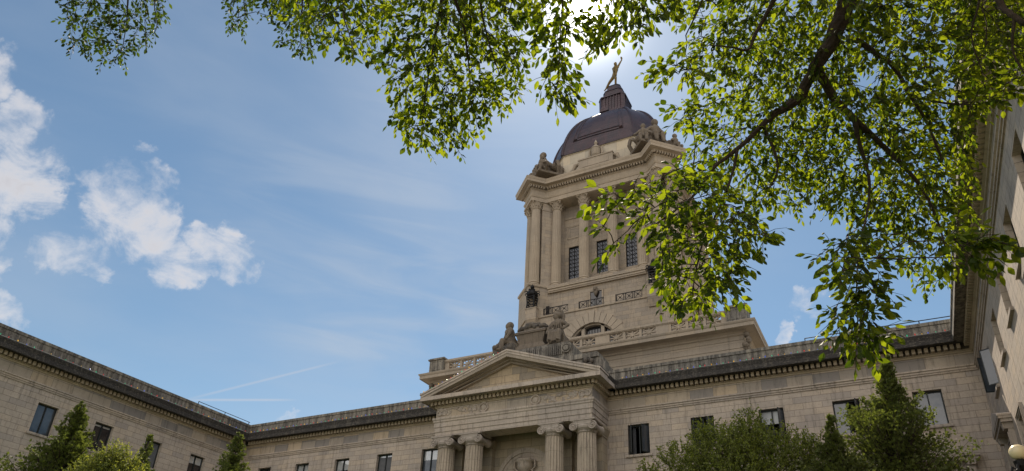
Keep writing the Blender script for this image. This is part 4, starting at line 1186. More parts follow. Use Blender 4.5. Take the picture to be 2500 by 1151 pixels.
SPRIGS={'left':[(-859,392,953),(-770,356,996),(-776,360,989),(-857,341,935),(-830,293,925),(-835,333,874),(-758,322,934),(-762,354,957),(-809,358,906),(-807,319,917),(-816,294,944),(-812,338,1003),(-788,371,943),(-803,361,1022),(-799,331,890),(-800,381,1010),(-806,359,889),(-858,409,959),(-862,317,947),(-825,395,1012),(-801,340,944),(-911,358,953),(-832,334,968),(-850,335,1012),(-895,330,951),(-782,349,981),(-888,354,980),(-853,359,962),(-808,321,956),(-806,358,935),(-880,373,936),(-846,392,960),(-830,349,902),(-844,374,1007),(-779,352,902),(-839,402,970),(-800,345,913),(-760,329,959),(-816,349,905),(-794,294,934),(-800,310,934),(-845,360,1004),(-840,303,910),(-757,354,927),(-849,369,994),(-852,295,957),(-811,331,920),(-810,342,934),(-775,351,955),(-848,345,923),(-774,361,907),(-872,330,974),(-793,357,939),(-859,328,933),(-888,345,947),(-900,359,956),(-777,340,963),(-888,334,937),(-835,342,964),(-840,377,896),(-838,320,879),(-831,306,937),(-849,304,963),(-865,357,899),(-878,380,916),(-877,361,932),(-866,335,893),(-782,303,931),(-836,404,999),(-882,307,1000),(-864,377,927),(-780,378,904),(-829,344,989),(-843,330,961),(-802,354,911),(-798,296,921),(-781,318,954),(-856,394,925),(-848,367,924),(-868,322,941),(-831,382,971),(-841,325,934),(-789,296,941),(-836,363,964),(-792,379,1017),(-825,375,992),(-852,304,934),(-823,402,969),(-774,378,968),(-756,334,932),(-810,344,910),(-784,317,943),(-793,386,972),(-855,329,1015),(-902,368,941),(-850,351,996),(-821,375,905),(-706,413,1028),(-706,456,1043),(-670,411,985),(-714,461,1010),(-676,409,999),(-673,423,1006),(-688,420,981),(-702,442,991),(-760,487,1034),(-692,440,1047),(-711,443,1027),(-699,457,1063),(-700,448,1008),(-720,429,1020),(-686,423,1026),(-714,426,1027),(-727,474,1059),(-762,471,1036),(-689,450,1064),(-740,451,1025),(-705,441,957),(-731,465,1012),(-545,415,940),(-587,487,998),(-548,385,889),(-618,480,933),(-608,498,975),(-510,413,884),(-560,382,870),(-576,435,948),(-571,392,898),(-520,435,886),(-597,478,960),(-505,398,897),(-557,387,862),(-589,467,965),(-602,472,993),(-551,403,930),(-606,467,934),(-604,449,992),(-547,457,887),(-569,408,888),(-607,415,972),(-555,406,908),(-560,442,845),(-523,420,840),(-531,390,864),(-573,416,879),(-509,428,859),(-578,394,919),(-566,464,873),(-629,464,982),(-535,412,859),(-604,491,933),(-598,452,954),(-659,457,974),(-593,423,974),(-519,398,888),(-583,461,924),(-497,405,901),(-541,455,866),(-599,442,927),(-592,476,1015),(-585,413,925),(-621,463,930),(-560,438,906),(-613,470,992),(-570,430,887),(-536,437,895),(-606,460,903),(-554,435,953),(-595,471,905),(-521,431,926),(-574,451,969),(-597,480,992),(-621,435,957),(-605,404,966)],'mid':[(-452,430,805),(-383,352,685),(-475,361,824),(-269,481,793),(-291,406,755),(-311,451,687),(-338,443,839),(-412,492,747),(-287,447,735),(-390,393,744),(-295,428,743),(-388,395,780),(-438,448,790),(-391,414,808),(-405,356,714),(-380,468,734),(-281,373,700),(-356,318,680),(-272,491,835),(-337,427,640),(-337,468,782),(-324,541,794),(-267,396,769),(-312,369,705),(-302,509,728),(-312,438,669),(-391,291,717),(-291,452,700),(-386,341,702),(-365,333,755),(-253,426,688),(-358,438,749),(-231,413,743),(-326,399,714),(-353,433,807),(-360,400,688),(-279,420,681),(-394,372,806),(-314,435,645),(-298,410,666),(-258,443,731),(-376,408,747),(-218,390,723),(-386,456,673),(-307,547,775),(-315,516,753),(-338,477,650),(-320,372,740),(-361,458,762),(-349,375,802),(-364,321,702),(-286,397,770),(-337,502,809),(-365,339,683),(-365,348,724),(-280,475,731),(-319,516,793),(-380,473,669),(-402,546,726),(-289,451,663),(-429,420,804),(-431,365,739),(-390,434,717),(-271,452,802),(-425,386,812),(-389,323,716),(-450,362,832),(-310,397,721),(-378,321,727),(-408,353,806),(-366,362,678),(-354,410,703),(-350,371,688),(-397,461,728),(-276,444,814),(-319,435,728),(-239,421,670),(-348,418,642),(-370,526,734),(-254,428,805),(-316,429,806),(-262,431,713),(-419,440,765),(-414,308,696),(-327,423,829),(-351,446,677),(-250,380,708),(-287,507,757),(-463,364,795),(-364,404,719),(-379,430,675),(-361,395,786),(-295,478,692),(-399,519,775),(-306,450,651),(-358,376,776),(-409,407,831),(-310,411,679),(-287,439,676),(-310,521,729),(-375,411,840),(-291,500,820),(-380,509,734),(-300,428,794),(-243,410,719),(-272,375,685),(-262,408,718),(-366,431,701),(-308,430,746),(-369,477,668),(-413,320,704),(-293,375,729),(-324,477,843),(-324,453,809),(-444,374,839),(-392,424,741),(-325,477,694),(-395,322,742),(-377,495,805),(-346,446,711),(-334,388,796),(-368,548,734),(-408,419,834),(-318,486,681),(-361,354,781),(-354,434,780),(-395,315,679),(-371,289,694),(-240,431,806),(-298,485,802),(-335,391,710),(-483,338,826),(-321,362,669),(-320,387,784),(-229,383,716),(-343,383,738),(-381,405,771),(-316,443,635),(-341,432,759),(-319,390,801),(-263,457,801),(-413,526,710),(-289,385,675),(-312,388,662),(-358,446,807),(-278,435,824),(-318,471,725),(-361,515,777),(-310,477,831),(-283,453,799),(-376,442,732),(-392,293,691),(-428,335,760),(-428,495,733),(-269,494,820),(-296,446,666),(-500,361,814),(-361,371,795),(-310,391,774),(-372,423,812),(-372,318,688),(-341,336,689),(-311,448,737),(-267,402,699),(-375,525,757),(-284,508,802),(-400,475,806),(-348,322,715),(-382,324,721),(-401,284,696),(-333,450,694),(-403,425,788),(-370,458,734),(-345,545,783),(-464,352,780),(-355,501,789),(-277,409,731),(-375,304,671),(-338,428,741),(-333,534,731),(-344,456,651),(-398,377,755),(-368,372,727),(-208,386,720),(-383,320,685),(-369,282,700),(-359,484,689),(-311,421,672),(-421,422,774),(-352,384,784),(-423,374,823),(-403,395,801),(-286,343,699),(-342,431,635),(-398,288,710),(-330,361,690),(-299,470,780),(-311,422,833),(-333,380,773),(-348,505,683),(-296,417,814),(-354,477,820),(-337,392,725),(-283,439,712),(-289,508,720),(-352,440,686),(-292,374,714),(-405,402,841),(-408,385,800),(-291,444,822),(-355,425,720),(-296,465,834),(-427,509,717),(-407,392,820),(-320,360,761),(-360,412,690),(-271,350,727),(-378,332,737),(-336,432,785),(-319,428,655),(-258,454,776),(-378,446,837),(-390,448,772),(-414,375,734),(-303,516,749),(-421,404,751),(-289,426,794),(-447,407,805),(-337,319,726),(-357,441,833),(-311,454,764),(-418,387,786),(-377,310,741),(-320,436,715),(-353,431,635),(-242,427,689),(-301,492,825),(-263,482,727),(-406,328,739),(-267,384,747),(-320,430,795),(-320,304,602),(-313,484,866),(-313,437,729),(-329,438,846),(-351,445,815),(-293,417,764),(-332,440,724),(-303,487,818),(-348,431,835),(-316,414,745),(-411,532,742),(-343,503,784),(-348,439,768),(-331,499,855),(-410,504,790),(-318,517,739),(-338,497,731),(-318,475,777),(-359,485,697),(-288,421,787),(-349,484,754),(-342,545,801),(-373,461,712),(-293,499,762),(-363,504,746),(-335,421,845),(-307,443,852),(-410,489,713),(-371,465,779),(-332,488,701),(-343,453,848),(-272,445,783),(-324,536,833),(-371,433,754),(-271,443,816),(-303,463,781),(-386,506,787),(-378,495,744),(-312,435,755),(-360,421,715),(-355,500,693),(-337,529,823),(-376,470,699),(-263,418,803),(-320,441,787),(-363,433,797),(-308,471,875),(-295,502,813),(-355,426,811),(-425,504,758),(-353,419,755),(-382,521,707),(-346,439,723),(-348,522,775),(-411,481,767),(-345,549,759),(-170,366,631),(-149,371,618),(-173,371,683),(-94,417,673),(-119,388,654),(-150,423,680),(-189,406,664),(-110,437,716),(-182,360,634),(-91,399,662),(-176,357,618),(-131,419,711),(-178,389,680),(-125,371,634),(-123,404,638),(-113,382,620),(-130,409,656),(-189,398,710),(-153,412,642),(-186,358,651),(-179,356,670),(-119,433,716),(-120,454,703),(-102,416,655),(-132,392,688),(-131,367,623),(-193,393,687),(-125,431,657),(-163,386,692),(-140,360,648),(-102,381,634),(-189,366,620),(-144,397,685),(-159,358,619),(-177,352,652),(-205,386,719),(-133,417,684),(-156,432,680),(-107,386,631),(-188,356,665),(-190,390,645),(-144,409,636),(-167,436,684),(-217,416,700),(-94,380,624),(-166,424,659),(-92,411,688),(-135,416,655),(-123,430,704),(-160,390,632),(-112,400,630),(-99,433,679),(-166,371,622),(-160,362,657),(-106,399,682),(-152,412,722),(-122,420,711),(-163,432,693),(-188,399,645),(-121,405,662),(-158,368,622),(-138,405,690),(-147,438,699),(-189,397,594),(-193,404,589),(-178,392,607),(-169,375,603),(-188,391,611),(-195,399,609),(-172,399,587),(-190,419,624),(-181,415,594),(-194,396,635),(-181,396,582),(-184,424,630),(-188,406,634),(-187,398,637)],'right':[(-12,610,782),(38,703,824),(155,621,646),(-25,600,818),(29,682,863),(28,642,578),(134,687,862),(48,623,749),(-95,544,768),(-45,541,793),(6,587,704),(104,607,573),(160,660,839),(97,590,699),(20,718,580),(169,557,695),(17,742,777),(-51,596,678),(94,649,554),(-8,657,678),(0,623,834),(-110,630,755),(111,776,662),(61,619,838),(219,739,794),(80,713,647),(-100,646,773),(147,557,647),(-62,752,719),(148,674,719),(-80,549,668),(148,697,866),(48,508,694),(-99,664,894),(31,631,861),(145,585,747),(180,601,724),(-126,659,859),(114,724,612),(-88,711,762),(12,579,625),(32,778,759),(-67,650,879),(100,698,891),(160,636,758),(-45,710,680),(181,714,755),(171,568,670),(35,637,524),(-92,657,753),(-33,598,581),(-71,536,821),(-46,550,652),(89,530,708),(90,784,666),(-75,710,776),(122,795,706),(52,674,659),(91,624,637),(162,685,735),(85,658,782),(37,674,656),(171,583,737),(74,811,638),(87,637,806),(137,612,789),(90,628,651),(55,653,718),(48,740,791),(58,810,736),(4,679,610),(-107,591,889),(-19,779,715),(22,722,620),(90,663,636),(148,711,784),(-16,660,737),(133,587,636),(152,725,724),(-92,582,851),(56,570,721),(79,722,540),(57,587,819),(-148,748,798),(61,771,695),(101,663,742),(145,536,646),(-12,708,642),(53,641,526),(170,584,697),(-9,653,741),(97,768,650),(-68,673,767),(-48,790,691),(82,622,666),(-7,702,750),(47,690,711),(-67,558,775),(-113,667,695),(54,784,673),(9,811,739),(-59,528,802),(-97,569,637),(-124,778,750),(-21,570,685),(-107,598,882),(65,564,682),(3,693,789),(121,717,664),(82,700,675),(38,571,763),(84,901,625),(-87,629,885),(-37,760,679),(165,570,622),(-22,591,773),(-15,687,683),(135,510,685),(-138,730,798),(52,596,753),(0,498,720),(-81,462,752),(-58,659,849),(-98,572,722),(-2,607,617),(12,816,682),(62,733,562),(-110,563,612),(24,662,929),(24,542,657),(37,832,729),(-67,672,706),(156,719,834),(81,595,659),(49,599,715),(27,574,675),(-6,597,755),(19,665,567),(-111,562,672),(-85,714,648),(62,808,677),(121,749,732),(209,653,762),(9,652,727),(32,572,729),(134,593,699),(46,710,596),(60,662,687),(65,781,575),(149,674,818),(-70,640,804),(93,827,642),(64,522,709),(101,822,615),(177,666,725),(87,634,602),(-101,779,795),(98,629,779),(-31,589,852),(129,650,847),(-20,695,754),(-32,773,718),(0,563,734),(-17,582,631),(118,681,773),(198,751,757),(-8,677,813),(116,549,742),(-62,637,769),(72,668,533),(64,574,759),(61,614,557),(16,627,580),(139,709,811),(-44,617,642),(-80,533,814),(2,651,718),(-3,538,722),(127,653,669),(-53,507,747),(173,694,724),(115,739,639),(191,691,701),(59,585,599),(157,542,646),(97,816,731),(181,689,727),(33,648,669),(79,644,624),(113,792,655),(97,612,730),(16,742,816),(73,728,583),(42,843,686),(-24,499,723),(-71,610,711),(135,566,683),(-69,583,723),(6,612,764),(32,602,743),(24,572,634),(-10,659,778),(145,702,832),(28,698,758),(117,588,654),(16,615,725),(86,733,575),(168,595,667),(-9,718,635),(190,745,799),(95,533,658),(28,656,553),(74,672,639),(157,802,770),(123,712,760),(76,626,540),(5,654,614),(65,726,644),(-100,625,867),(-15,805,746),(-112,603,816),(-54,793,796),(-13,782,803),(16,802,614),(-108,723,690),(146,682,742),(-45,639,750),(-11,667,900),(52,734,560),(150,689,711),(45,812,733),(19,557,718),(18,687,836),(83,787,633),(142,728,814),(-93,588,666),(-52,631,802),(187,645,670),(71,751,843),(135,832,717),(-108,692,772),(0,679,718),(-24,650,669),(-57,555,676),(-25,603,677),(37,730,590),(125,690,686),(-45,695,759),(50,572,778),(-36,518,675),(-84,658,657),(-103,671,821),(-41,675,794),(77,769,814),(-21,598,740),(18,610,798),(-98,559,675),(-71,538,746),(118,808,627),(192,674,835),(203,744,782),(133,698,759),(169,610,692),(-60,769,699),(-45,516,727),(182,661,790),(-98,466,740),(60,526,697),(-37,747,755),(47,718,585),(48,579,644),(117,768,814),(117,622,674),(68,760,781),(108,889,634),(-71,581,773),(98,771,607),(-61,605,786),(-13,491,714),(134,574,723),(-2,639,624),(25,619,609),(63,891,629),(15,727,706),(97,680,906),(139,624,710),(16,497,705),(-95,580,792),(19,568,798),(83,863,622),(-104,629,814),(41,603,656),(-83,685,651),(-44,664,931),(52,676,555),(39,683,866),(160,674,770),(-88,641,696),(-36,637,641),(-61,628,647),(114,769,675),(44,565,714),(101,793,631),(16,725,844),(-47,698,878),(163,671,740),(-17,523,763),(-45,542,818),(-75,678,663),(-89,688,765),(-73,536,802),(48,741,629),(78,747,755),(-111,624,627),(45,761,580),(-39,502,732),(179,669,822),(-42,559,760),(90,578,633),(-74,696,647),(-31,697,815),(-96,661,830),(13,871,678),(138,622,644),(94,669,754),(14,553,750),(71,589,807),(89,713,858),(165,656,789),(94,684,819),(114,630,612),(123,722,700),(1,656,526),(-82,759,740),(136,589,665),(-32,568,841),(102,673,643),(190,684,714),(71,700,633),(69,706,596),(-37,640,837),(155,590,717),(-66,576,845),(72,557,665),(-53,791,704),(59,666,629),(177,669,804),(114,608,613),(112,715,726),(68,755,705),(19,586,602),(-73,562,724),(79,515,683),(145,773,785),(10,704,888),(-25,654,738),(24,726,859),(-61,661,871),(-62,765,745),(-56,462,738),(79,579,660),(49,637,656),(147,583,686),(49,539,714),(47,629,586),(-62,698,638),(-89,522,769),(63,724,718),(103,622,836),(78,531,660),(113,642,666),(-60,615,891),(9,585,726),(73,687,724),(26,662,625),(29,625,873),(-44,571,628),(29,761,600),(-117,615,863),(-15,640,788),(90,695,772),(196,676,721),(90,718,698),(171,513,660),(-100,575,771),(143,627,742),(-31,593,773),(-118,739,763),(2,489,728),(25,589,783),(-123,691,692),(-10,665,919),(57,604,723),(26,588,739),(6,773,778),(37,688,614),(150,624,656),(199,622,782),(-98,716,672),(108,771,729),(98,619,817),(-124,600,659),(16,656,668),(134,658,725),(39,733,715),(-75,684,832),(-51,680,734),(18,651,612),(46,613,847),(140,736,806),(-9,799,727),(-119,628,679),(-79,565,705),(71,574,641),(9,569,786),(92,764,754),(-77,587,765),(-68,660,714),(97,535,681),(121,685,857),(-4,627,904),(54,613,620),(93,753,759),(-48,752,827),(-61,522,752),(76,657,787),(80,634,583),(95,519,709),(-108,540,668),(180,565,694),(92,571,655),(83,632,572),(218,684,825),(-105,537,817),(88,610,658),(151,714,744),(-82,551,745),(4,584,714),(159,600,765),(211,729,795),(-21,691,623),(126,561,749),(47,638,858),(-29,656,754),(-11,527,730),(42,684,786),(132,560,651),(59,562,762),(-53,618,606),(-66,688,676),(89,751,773),(3,700,700),(190,652,782),(63,749,613),(-78,663,686),(22,596,720),(88,681,863),(-113,654,728),(200,727,807),(-99,508,798),(73,709,793),(61,601,623),(72,660,801),(-28,796,768),(-28,762,722),(-44,789,804),(-25,758,688),(-16,566,667),(60,507,705),(-135,651,677),(-30,543,688),(109,647,804),(65,674,809),(12,699,593),(-44,618,844),(222,740,811),(158,662,787),(-67,671,648),(37,752,818),(-28,661,709),(36,726,746),(-100,758,721),(179,583,736),(117,631,790),(205,732,832),(-101,587,895),(52,713,882),(173,699,845),(15,595,842),(91,810,665),(152,671,800),(-21,523,687),(64,722,617),(-99,742,746),(3,643,537),(152,544,689),(21,799,734),(8,647,896),(-103,546,799),(49,832,727),(-118,674,843),(-113,715,809),(213,649,767),(141,551,666),(193,628,739),(-14,485,737),(-5,776,785),(-78,509,801),(86,737,812),(-87,650,887),(-102,477,728),(-85,587,640),(12,696,862),(-134,645,733),(91,815,602),(120,524,689),(-16,715,814),(73,651,590),(226,726,804),(38,683,895),(-61,652,898),(13,767,663),(-89,710,824),(-92,588,617),(131,667,818),(-51,629,776),(71,743,575),(-128,605,720),(81,837,581),(98,717,869),(-77,613,590),(22,665,688),(99,705,722),(-59,511,710),(169,550,633),(107,635,767),(75,607,575),(40,598,736),(78,584,785),(11,600,861),(103,758,675),(64,781,556),(-143,647,693),(-14,543,733),(34,583,648),(-55,669,694),(143,689,834),(64,859,642),(125,577,678),(61,642,716),(6,618,618),(-33,576,783),(-31,623,620),(129,729,696),(56,544,711),(-110,766,823),(173,700,779),(44,536,722),(49,687,680),(150,746,761),(80,554,670),(-52,596,659),(30,805,697),(-2,615,577),(185,765,790),(115,690,729),(63,655,704),(91,827,583),(-60,632,609),(-110,606,638),(61,600,579),(-2,794,676),(168,575,745),(172,657,671),(88,634,535),(90,677,580),(173,682,858),(14,563,641),(91,614,821),(-48,657,789),(6,749,824),(-44,741,783),(100,607,603),(-62,704,811),(-57,557,750),(21,670,707),(-123,645,651),(20,671,763),(-19,760,752),(85,657,516),(-119,693,778),(-7,596,678),(-43,610,883),(64,856,692),(5,773,808),(-90,611,647),(80,699,687),(161,600,716),(-71,588,615),(186,617,678),(190,615,780),(116,696,615),(38,705,613),(90,674,542),(-6,659,667),(168,588,710),(-34,639,656),(142,669,772),(111,691,777),(-54,789,725),(-61,600,901),(-89,447,733),(-86,750,772),(130,826,742),(127,820,652),(21,587,676),(-43,728,821),(-76,608,872),(48,552,772),(-133,679,689),(120,584,764),(173,739,739),(-101,558,740),(217,677,772),(-89,638,649),(74,732,691),(-24,524,678),(172,617,790),(33,546,786),(-99,470,731),(60,741,645),(112,611,675),(90,580,717),(-32,563,727),(67,601,665),(124,613,735),(31,524,749),(88,586,599),(123,676,777),(-66,715,874),(90,508,710),(-22,722,844),(37,603,595),(-109,529,735),(176,531,667),(97,632,738),(44,708,654),(29,673,868),(74,851,722),(-20,763,903),(195,733,826),(-35,595,682),(168,612,730),(93,764,716),(60,725,615),(107,755,727),(89,645,862),(18,791,781),(3,725,648),(87,796,792),(174,779,821),(70,740,613),(-83,612,793),(27,695,655),(114,601,781),(40,675,811),(-70,717,710),(151,566,744),(196,736,803),(29,804,678),(86,656,688),(236,751,851),(78,690,913),(-59,776,803),(-62,816,812),(121,737,681),(54,589,773),(90,754,652),(103,669,708),(-40,795,814),(8,744,784),(122,821,723),(41,716,624),(-6,704,766),(64,643,616),(43,755,753),(39,837,687),(76,645,644),(-22,687,877),(38,715,739),(-30,644,878),(214,765,847),(-16,639,806),(-47,756,730),(-47,630,864),(110,583,701),(-55,695,808),(55,698,755),(45,742,787),(61,649,769),(4,668,660),(-49,573,856),(95,598,798),(-30,725,793),(105,598,788),(127,773,846),(-46,595,861),(35,803,755),(179,823,826),(85,762,679),(162,696,728),(41,550,744),(64,590,725),(174,740,799),(-28,682,895),(27,652,745),(80,738,608),(-4,761,860),(149,826,785),(31,888,773),(-72,797,747),(-52,852,764),(29,773,753),(11,566,785),(7,568,770),(145,742,805),(27,606,673),(178,716,755),(105,828,733),(150,640,732),(-62,610,798),(116,871,744),(36,637,807),(67,598,774),(-25,702,970),(216,797,826),(-54,589,803),(46,767,872),(113,824,686),(26,630,842),(-8,727,718),(171,595,733),(132,635,791),(-2,785,730),(-9,711,910),(-19,752,802),(144,628,816),(-3,762,782),(78,793,826),(-23,637,767),(2,718,891),(221,778,843),(-31,783,786),(-70,615,683),(-32,814,729),(16,773,858),(-61,613,750),(93,736,846),(-83,785,798),(-71,607,705),(24,679,851),(61,640,868),(-10,689,966),(47,640,788),(130,579,710),(101,587,715),(106,665,807),(64,767,686),(194,630,785),(73,681,878),(-40,646,905),(18,806,760),(-11,566,787),(11,690,647),(147,612,771),(99,804,668),(165,623,757),(-55,683,872),(217,717,854),(21,784,681),(-37,660,644),(-89,727,888),(77,846,816),(-14,678,694),(158,616,653),(69,698,783),(82,643,845),(55,613,766),(0,646,673),(-20,639,649),(143,752,899),(-40,719,815),(115,784,713),(208,693,810),(-68,548,764),(144,714,766),(64,592,703),(130,628,652),(46,634,677),(108,741,785),(-73,767,836),(208,692,777),(38,550,776),(217,748,899),(158,798,812),(87,748,739),(15,626,877),(84,631,809),(158,590,744),(63,806,648),(101,793,875),(139,795,779),(86,557,717),(-65,601,887),(130,830,808),(1,724,852),(45,715,676),(46,698,683),(150,624,763),(67,775,725),(-15,657,773),(184,737,798),(202,732,748),(21,677,811),(225,777,876),(-90,716,845),(36,647,874),(3,648,738),(-9,746,672),(184,642,702),(-44,704,878),(-52,548,798),(127,655,668),(6,659,933),(-64,798,778),(-36,686,743),(8,616,735),(-53,664,816),(135,796,827),(102,783,842),(152,615,800),(32,794,786),(-43,599,700),(-17,654,645),(75,780,838),(122,706,879),(81,701,849),(151,704,905),(193,691,862),(-5,736,888),(-51,705,925),(-77,568,767),(109,764,661),(59,755,861),(-34,671,866),(-15,671,758),(7,633,783),(121,656,708),(146,641,811),(-14,656,626),(54,662,795),(147,586,711),(197,630,761),(117,702,693),(39,715,643),(25,533,770),(115,570,704),(134,738,826),(64,768,740),(64,676,845),(-18,603,880),(11,691,607),(-42,719,844),(79,695,729),(153,711,784),(116,838,769),(-43,740,747),(90,683,582),(-29,680,835),(-71,617,866),(95,638,765),(192,587,727),(-52,499,781),(24,774,832),(34,691,763),(139,684,770),(134,692,893),(151,682,790),(0,671,927),(88,737,781),(137,825,762),(19,722,757),(104,648,831),(51,795,639),(114,614,654),(94,613,692),(183,743,838),(-75,692,797),(128,635,742),(77,588,738),(183,555,710),(-65,551,809),(198,756,804),(103,750,747),(66,655,646),(-94,717,821),(24,684,793),(-65,704,756),(-26,823,844),(-30,547,814),(-59,577,745),(34,767,912),(55,680,641),(173,685,771),(62,685,707),(51,694,612),(-47,656,722),(-33,662,671),(-54,746,709),(-30,758,858),(175,744,854),(60,663,874),(-90,780,775),(53,628,873),(-2,877,778),(104,586,791),(133,585,736),(32,688,812),(59,662,704),(143,671,850),(50,692,869),(50,735,622),(82,812,678),(59,770,764),(14,650,839),(63,569,798),(82,625,677),(164,637,801),(85,798,688),(143,561,711),(-30,739,693),(208,702,767),(51,723,647),(10,632,672),(-87,420,588),(-82,423,600),(-91,408,583),(-87,441,600),(-100,406,585),(-84,403,581),(-78,414,579),(-108,414,591),(-100,429,598),(-114,496,623),(-101,491,616),(-108,488,603),(-103,504,610),(-134,379,446),(-120,382,460),(-144,406,436),(-134,394,464),(-143,391,467),(-146,392,442),(-138,506,464),(-141,523,560),(-112,425,452),(-134,503,525),(-108,447,477),(-91,437,458),(-127,499,475),(-135,520,454),(-91,416,465),(-136,476,532),(-114,478,521),(-69,460,460),(-154,500,549),(-93,509,543),(-68,541,505),(-76,466,441),(-84,455,421),(-141,454,496),(-94,475,504),(-92,434,442),(-95,522,526),(-111,525,573),(-132,488,475),(-78,425,471),(-116,470,447),(-95,500,478),(-135,538,471),(-131,482,461),(-79,447,423),(-118,523,455),(-102,472,495),(-125,405,468),(-99,499,511),(-139,477,499),(-91,520,496),(-99,436,462),(-104,517,459),(-117,479,544),(-102,467,516),(-111,509,440),(-51,443,434),(-85,440,505),(-83,542,502),(-136,499,493),(-58,487,477),(-96,515,500),(-124,553,457),(-71,496,490),(-100,497,542),(-125,551,508),(-120,555,482),(-70,503,471),(-137,484,492),(-117,466,463),(-155,526,545),(-121,566,502),(-138,489,528),(-110,452,406),(-78,473,477),(-80,538,486),(-123,511,461),(-137,495,445),(-90,450,441),(-139,537,539),(-113,426,495),(-74,500,507),(-84,518,480),(-101,417,464),(-145,525,533),(-110,487,482),(-102,565,507),(-99,507,468),(-94,505,441),(-119,468,514),(-61,451,467),(-100,442,505),(-93,449,413),(-91,538,541),(-102,499,530),(-76,461,428),(-69,545,523),(-80,472,511),(-72,540,512),(-126,521,519),(-93,483,446),(-51,459,451),(-138,560,473),(-107,435,452),(-122,505,555),(-87,501,475),(-77,485,514),(-113,442,422),(-112,557,529),(-111,527,440),(-109,473,444),(-137,537,454),(-118,588,479),(-94,490,493),(-67,435,455),(-128,417,459),(-85,487,532),(-94,410,488),(-93,554,542),(-81,462,421),(-96,434,454),(-65,467,458),(-112,477,469),(-110,428,476),(-7,468,389),(-2,479,400),(-15,468,372),(-7,436,408),(-1,469,377),(0,486,416),(3,494,403),(11,468,387),(-1,486,437),(5,495,384),(6,499,446),(4,488,447),(3,511,380),(13,505,421),(14,443,406),(-5,507,403),(6,507,431),(-7,501,415),(-3,473,415),(12,480,438),(-1,504,385),(16,497,424),(5,478,387),(-12,458,418),(10,504,438),(-4,472,439),(3,479,427),(-11,490,449),(10,479,401),(-6,465,363),(-13,512,385),(-6,481,379),(-13,456,385),(3,475,404),(-14,476,387),(-8,448,400),(0,470,442),(-6,464,415),(8,506,381),(62,438,401),(67,441,398),(74,433,399),(57,454,402),(73,449,400),(56,437,405),(64,442,393),(63,439,409),(56,423,403),(68,434,401)]}

# ================================================================= SCULPTURE
def remesh(o, vox, smooth=2):
    m = o.modifiers.new('remesh', 'REMESH'); m.mode = 'VOXEL'; m.voxel_size = vox; m.use_smooth_shade = True
    if smooth:
        s = o.modifiers.new('smooth', 'SMOOTH'); s.iterations = smooth; s.factor = .5


def limb(b, pts, rad): 
    b.tube(pts, rad, 8)
    for p, r in zip(pts, rad): b.sphere(p, r, 8, 6)


# gilded runner on the cupola
gb = MB(); GX, GY, GZ = XC, YT, 72.02
def G(x, y, z): return (GX + x, GY + y, GZ + z)
limb(gb, [G(.05, 0, .1), G(.10, .05, .75), G(.30, -.42, 1.35), G(.0, 0, 2.25)], [.10, .15, .17, .26])          # standing leg
gb.sphere(G(.05, -.18, .08), .14, 8, 6, (.9, 1.9, .6))
limb(gb, [G(-.10, .08, 2.25), G(-.85, .35, 1.70), G(-1.55, .75, 1.12)], [.26, .19, .11])                     # trailing leg
limb(gb, [G(-1.55, .75, 1.12), G(-1.75, .75, .95)], [.11, .08])
limb(gb, [G(-.02, 0, 2.2), G(.10, -.05, 2.7), G(.18, -.12, 3.2), G(.22, -.12, 3.45)], [.34, .30, .42, .34])
limb(gb, [G(-.12, -.1, 3.45), G(.52, -.12, 3.48)], [.18, .2])
limb(gb, [G(.22, -.16, 3.5), G(.26, -.30, 3.75)], [.15, .14]); gb.sphere(G(.30, -.42, 3.86), .24, 12, 8, (.85, 1, 1.15))
gb.sphere(G(.30, -.38, 3.95), .25, 10, 8, (.9, .95, 1))
limb(gb, [G(.52, -.12, 3.50), G(.85, -.20, 3.95), G(1.10, -.25, 4.28)], [.17, .13, .09])                     # raised arm
gb.sphere(G(1.13, -.26, 4.36), .12, 8, 6)
limb(gb, [G(-.10, -.1, 3.4), G(.10, -.55, 2.75), G(.45, -.65, 2.45)], [.16, .13, .09])                        # arm round the sheaf
gs = gb.obj('gilded_statue', M_GOLD, uv=False); remesh(gs, .055, 2)
tag(gs, 'gilded bronze running figure with raised torch standing on top of the dome cupola', 'statue')
t = MB(); limb(t, [G(1.08, -.28, 4.2), G(1.18, -.25, 4.62)], [.045, .10]); t.sphere(G(1.12, -.25, 4.78), .15, 8, 6, (.9, .9, 1.3)); t.tube([G(1.12, -.25, 4.8), G(1.0, -.3, 5.0)], [.1, .02], 6)
t.obj('torch', M_GOLD, gs, uv=False)
t = MB()
for i in range(16):
    a = 2 * PI * i / 16
    t.tube([G(.42 + .10 * math.cos(a), -.62, 1.75 + .10 * math.sin(a)), G(.40 + .05 * math.cos(a), -.62, 2.3), G(.42 + .22 * math.cos(a), -.66 + .2 * math.sin(a), 3.0)], [.05, .05, .07], 5)
t.obj('wheat_sheaf', M_GOLD, gs, uv=False)
t = MB(); t.lathe(GX, GY, [(.30, 71.95), (.34, 72.0), (.28, 72.08), (.2, 72.12)], 12); t.obj('footing', M_COP, gs)

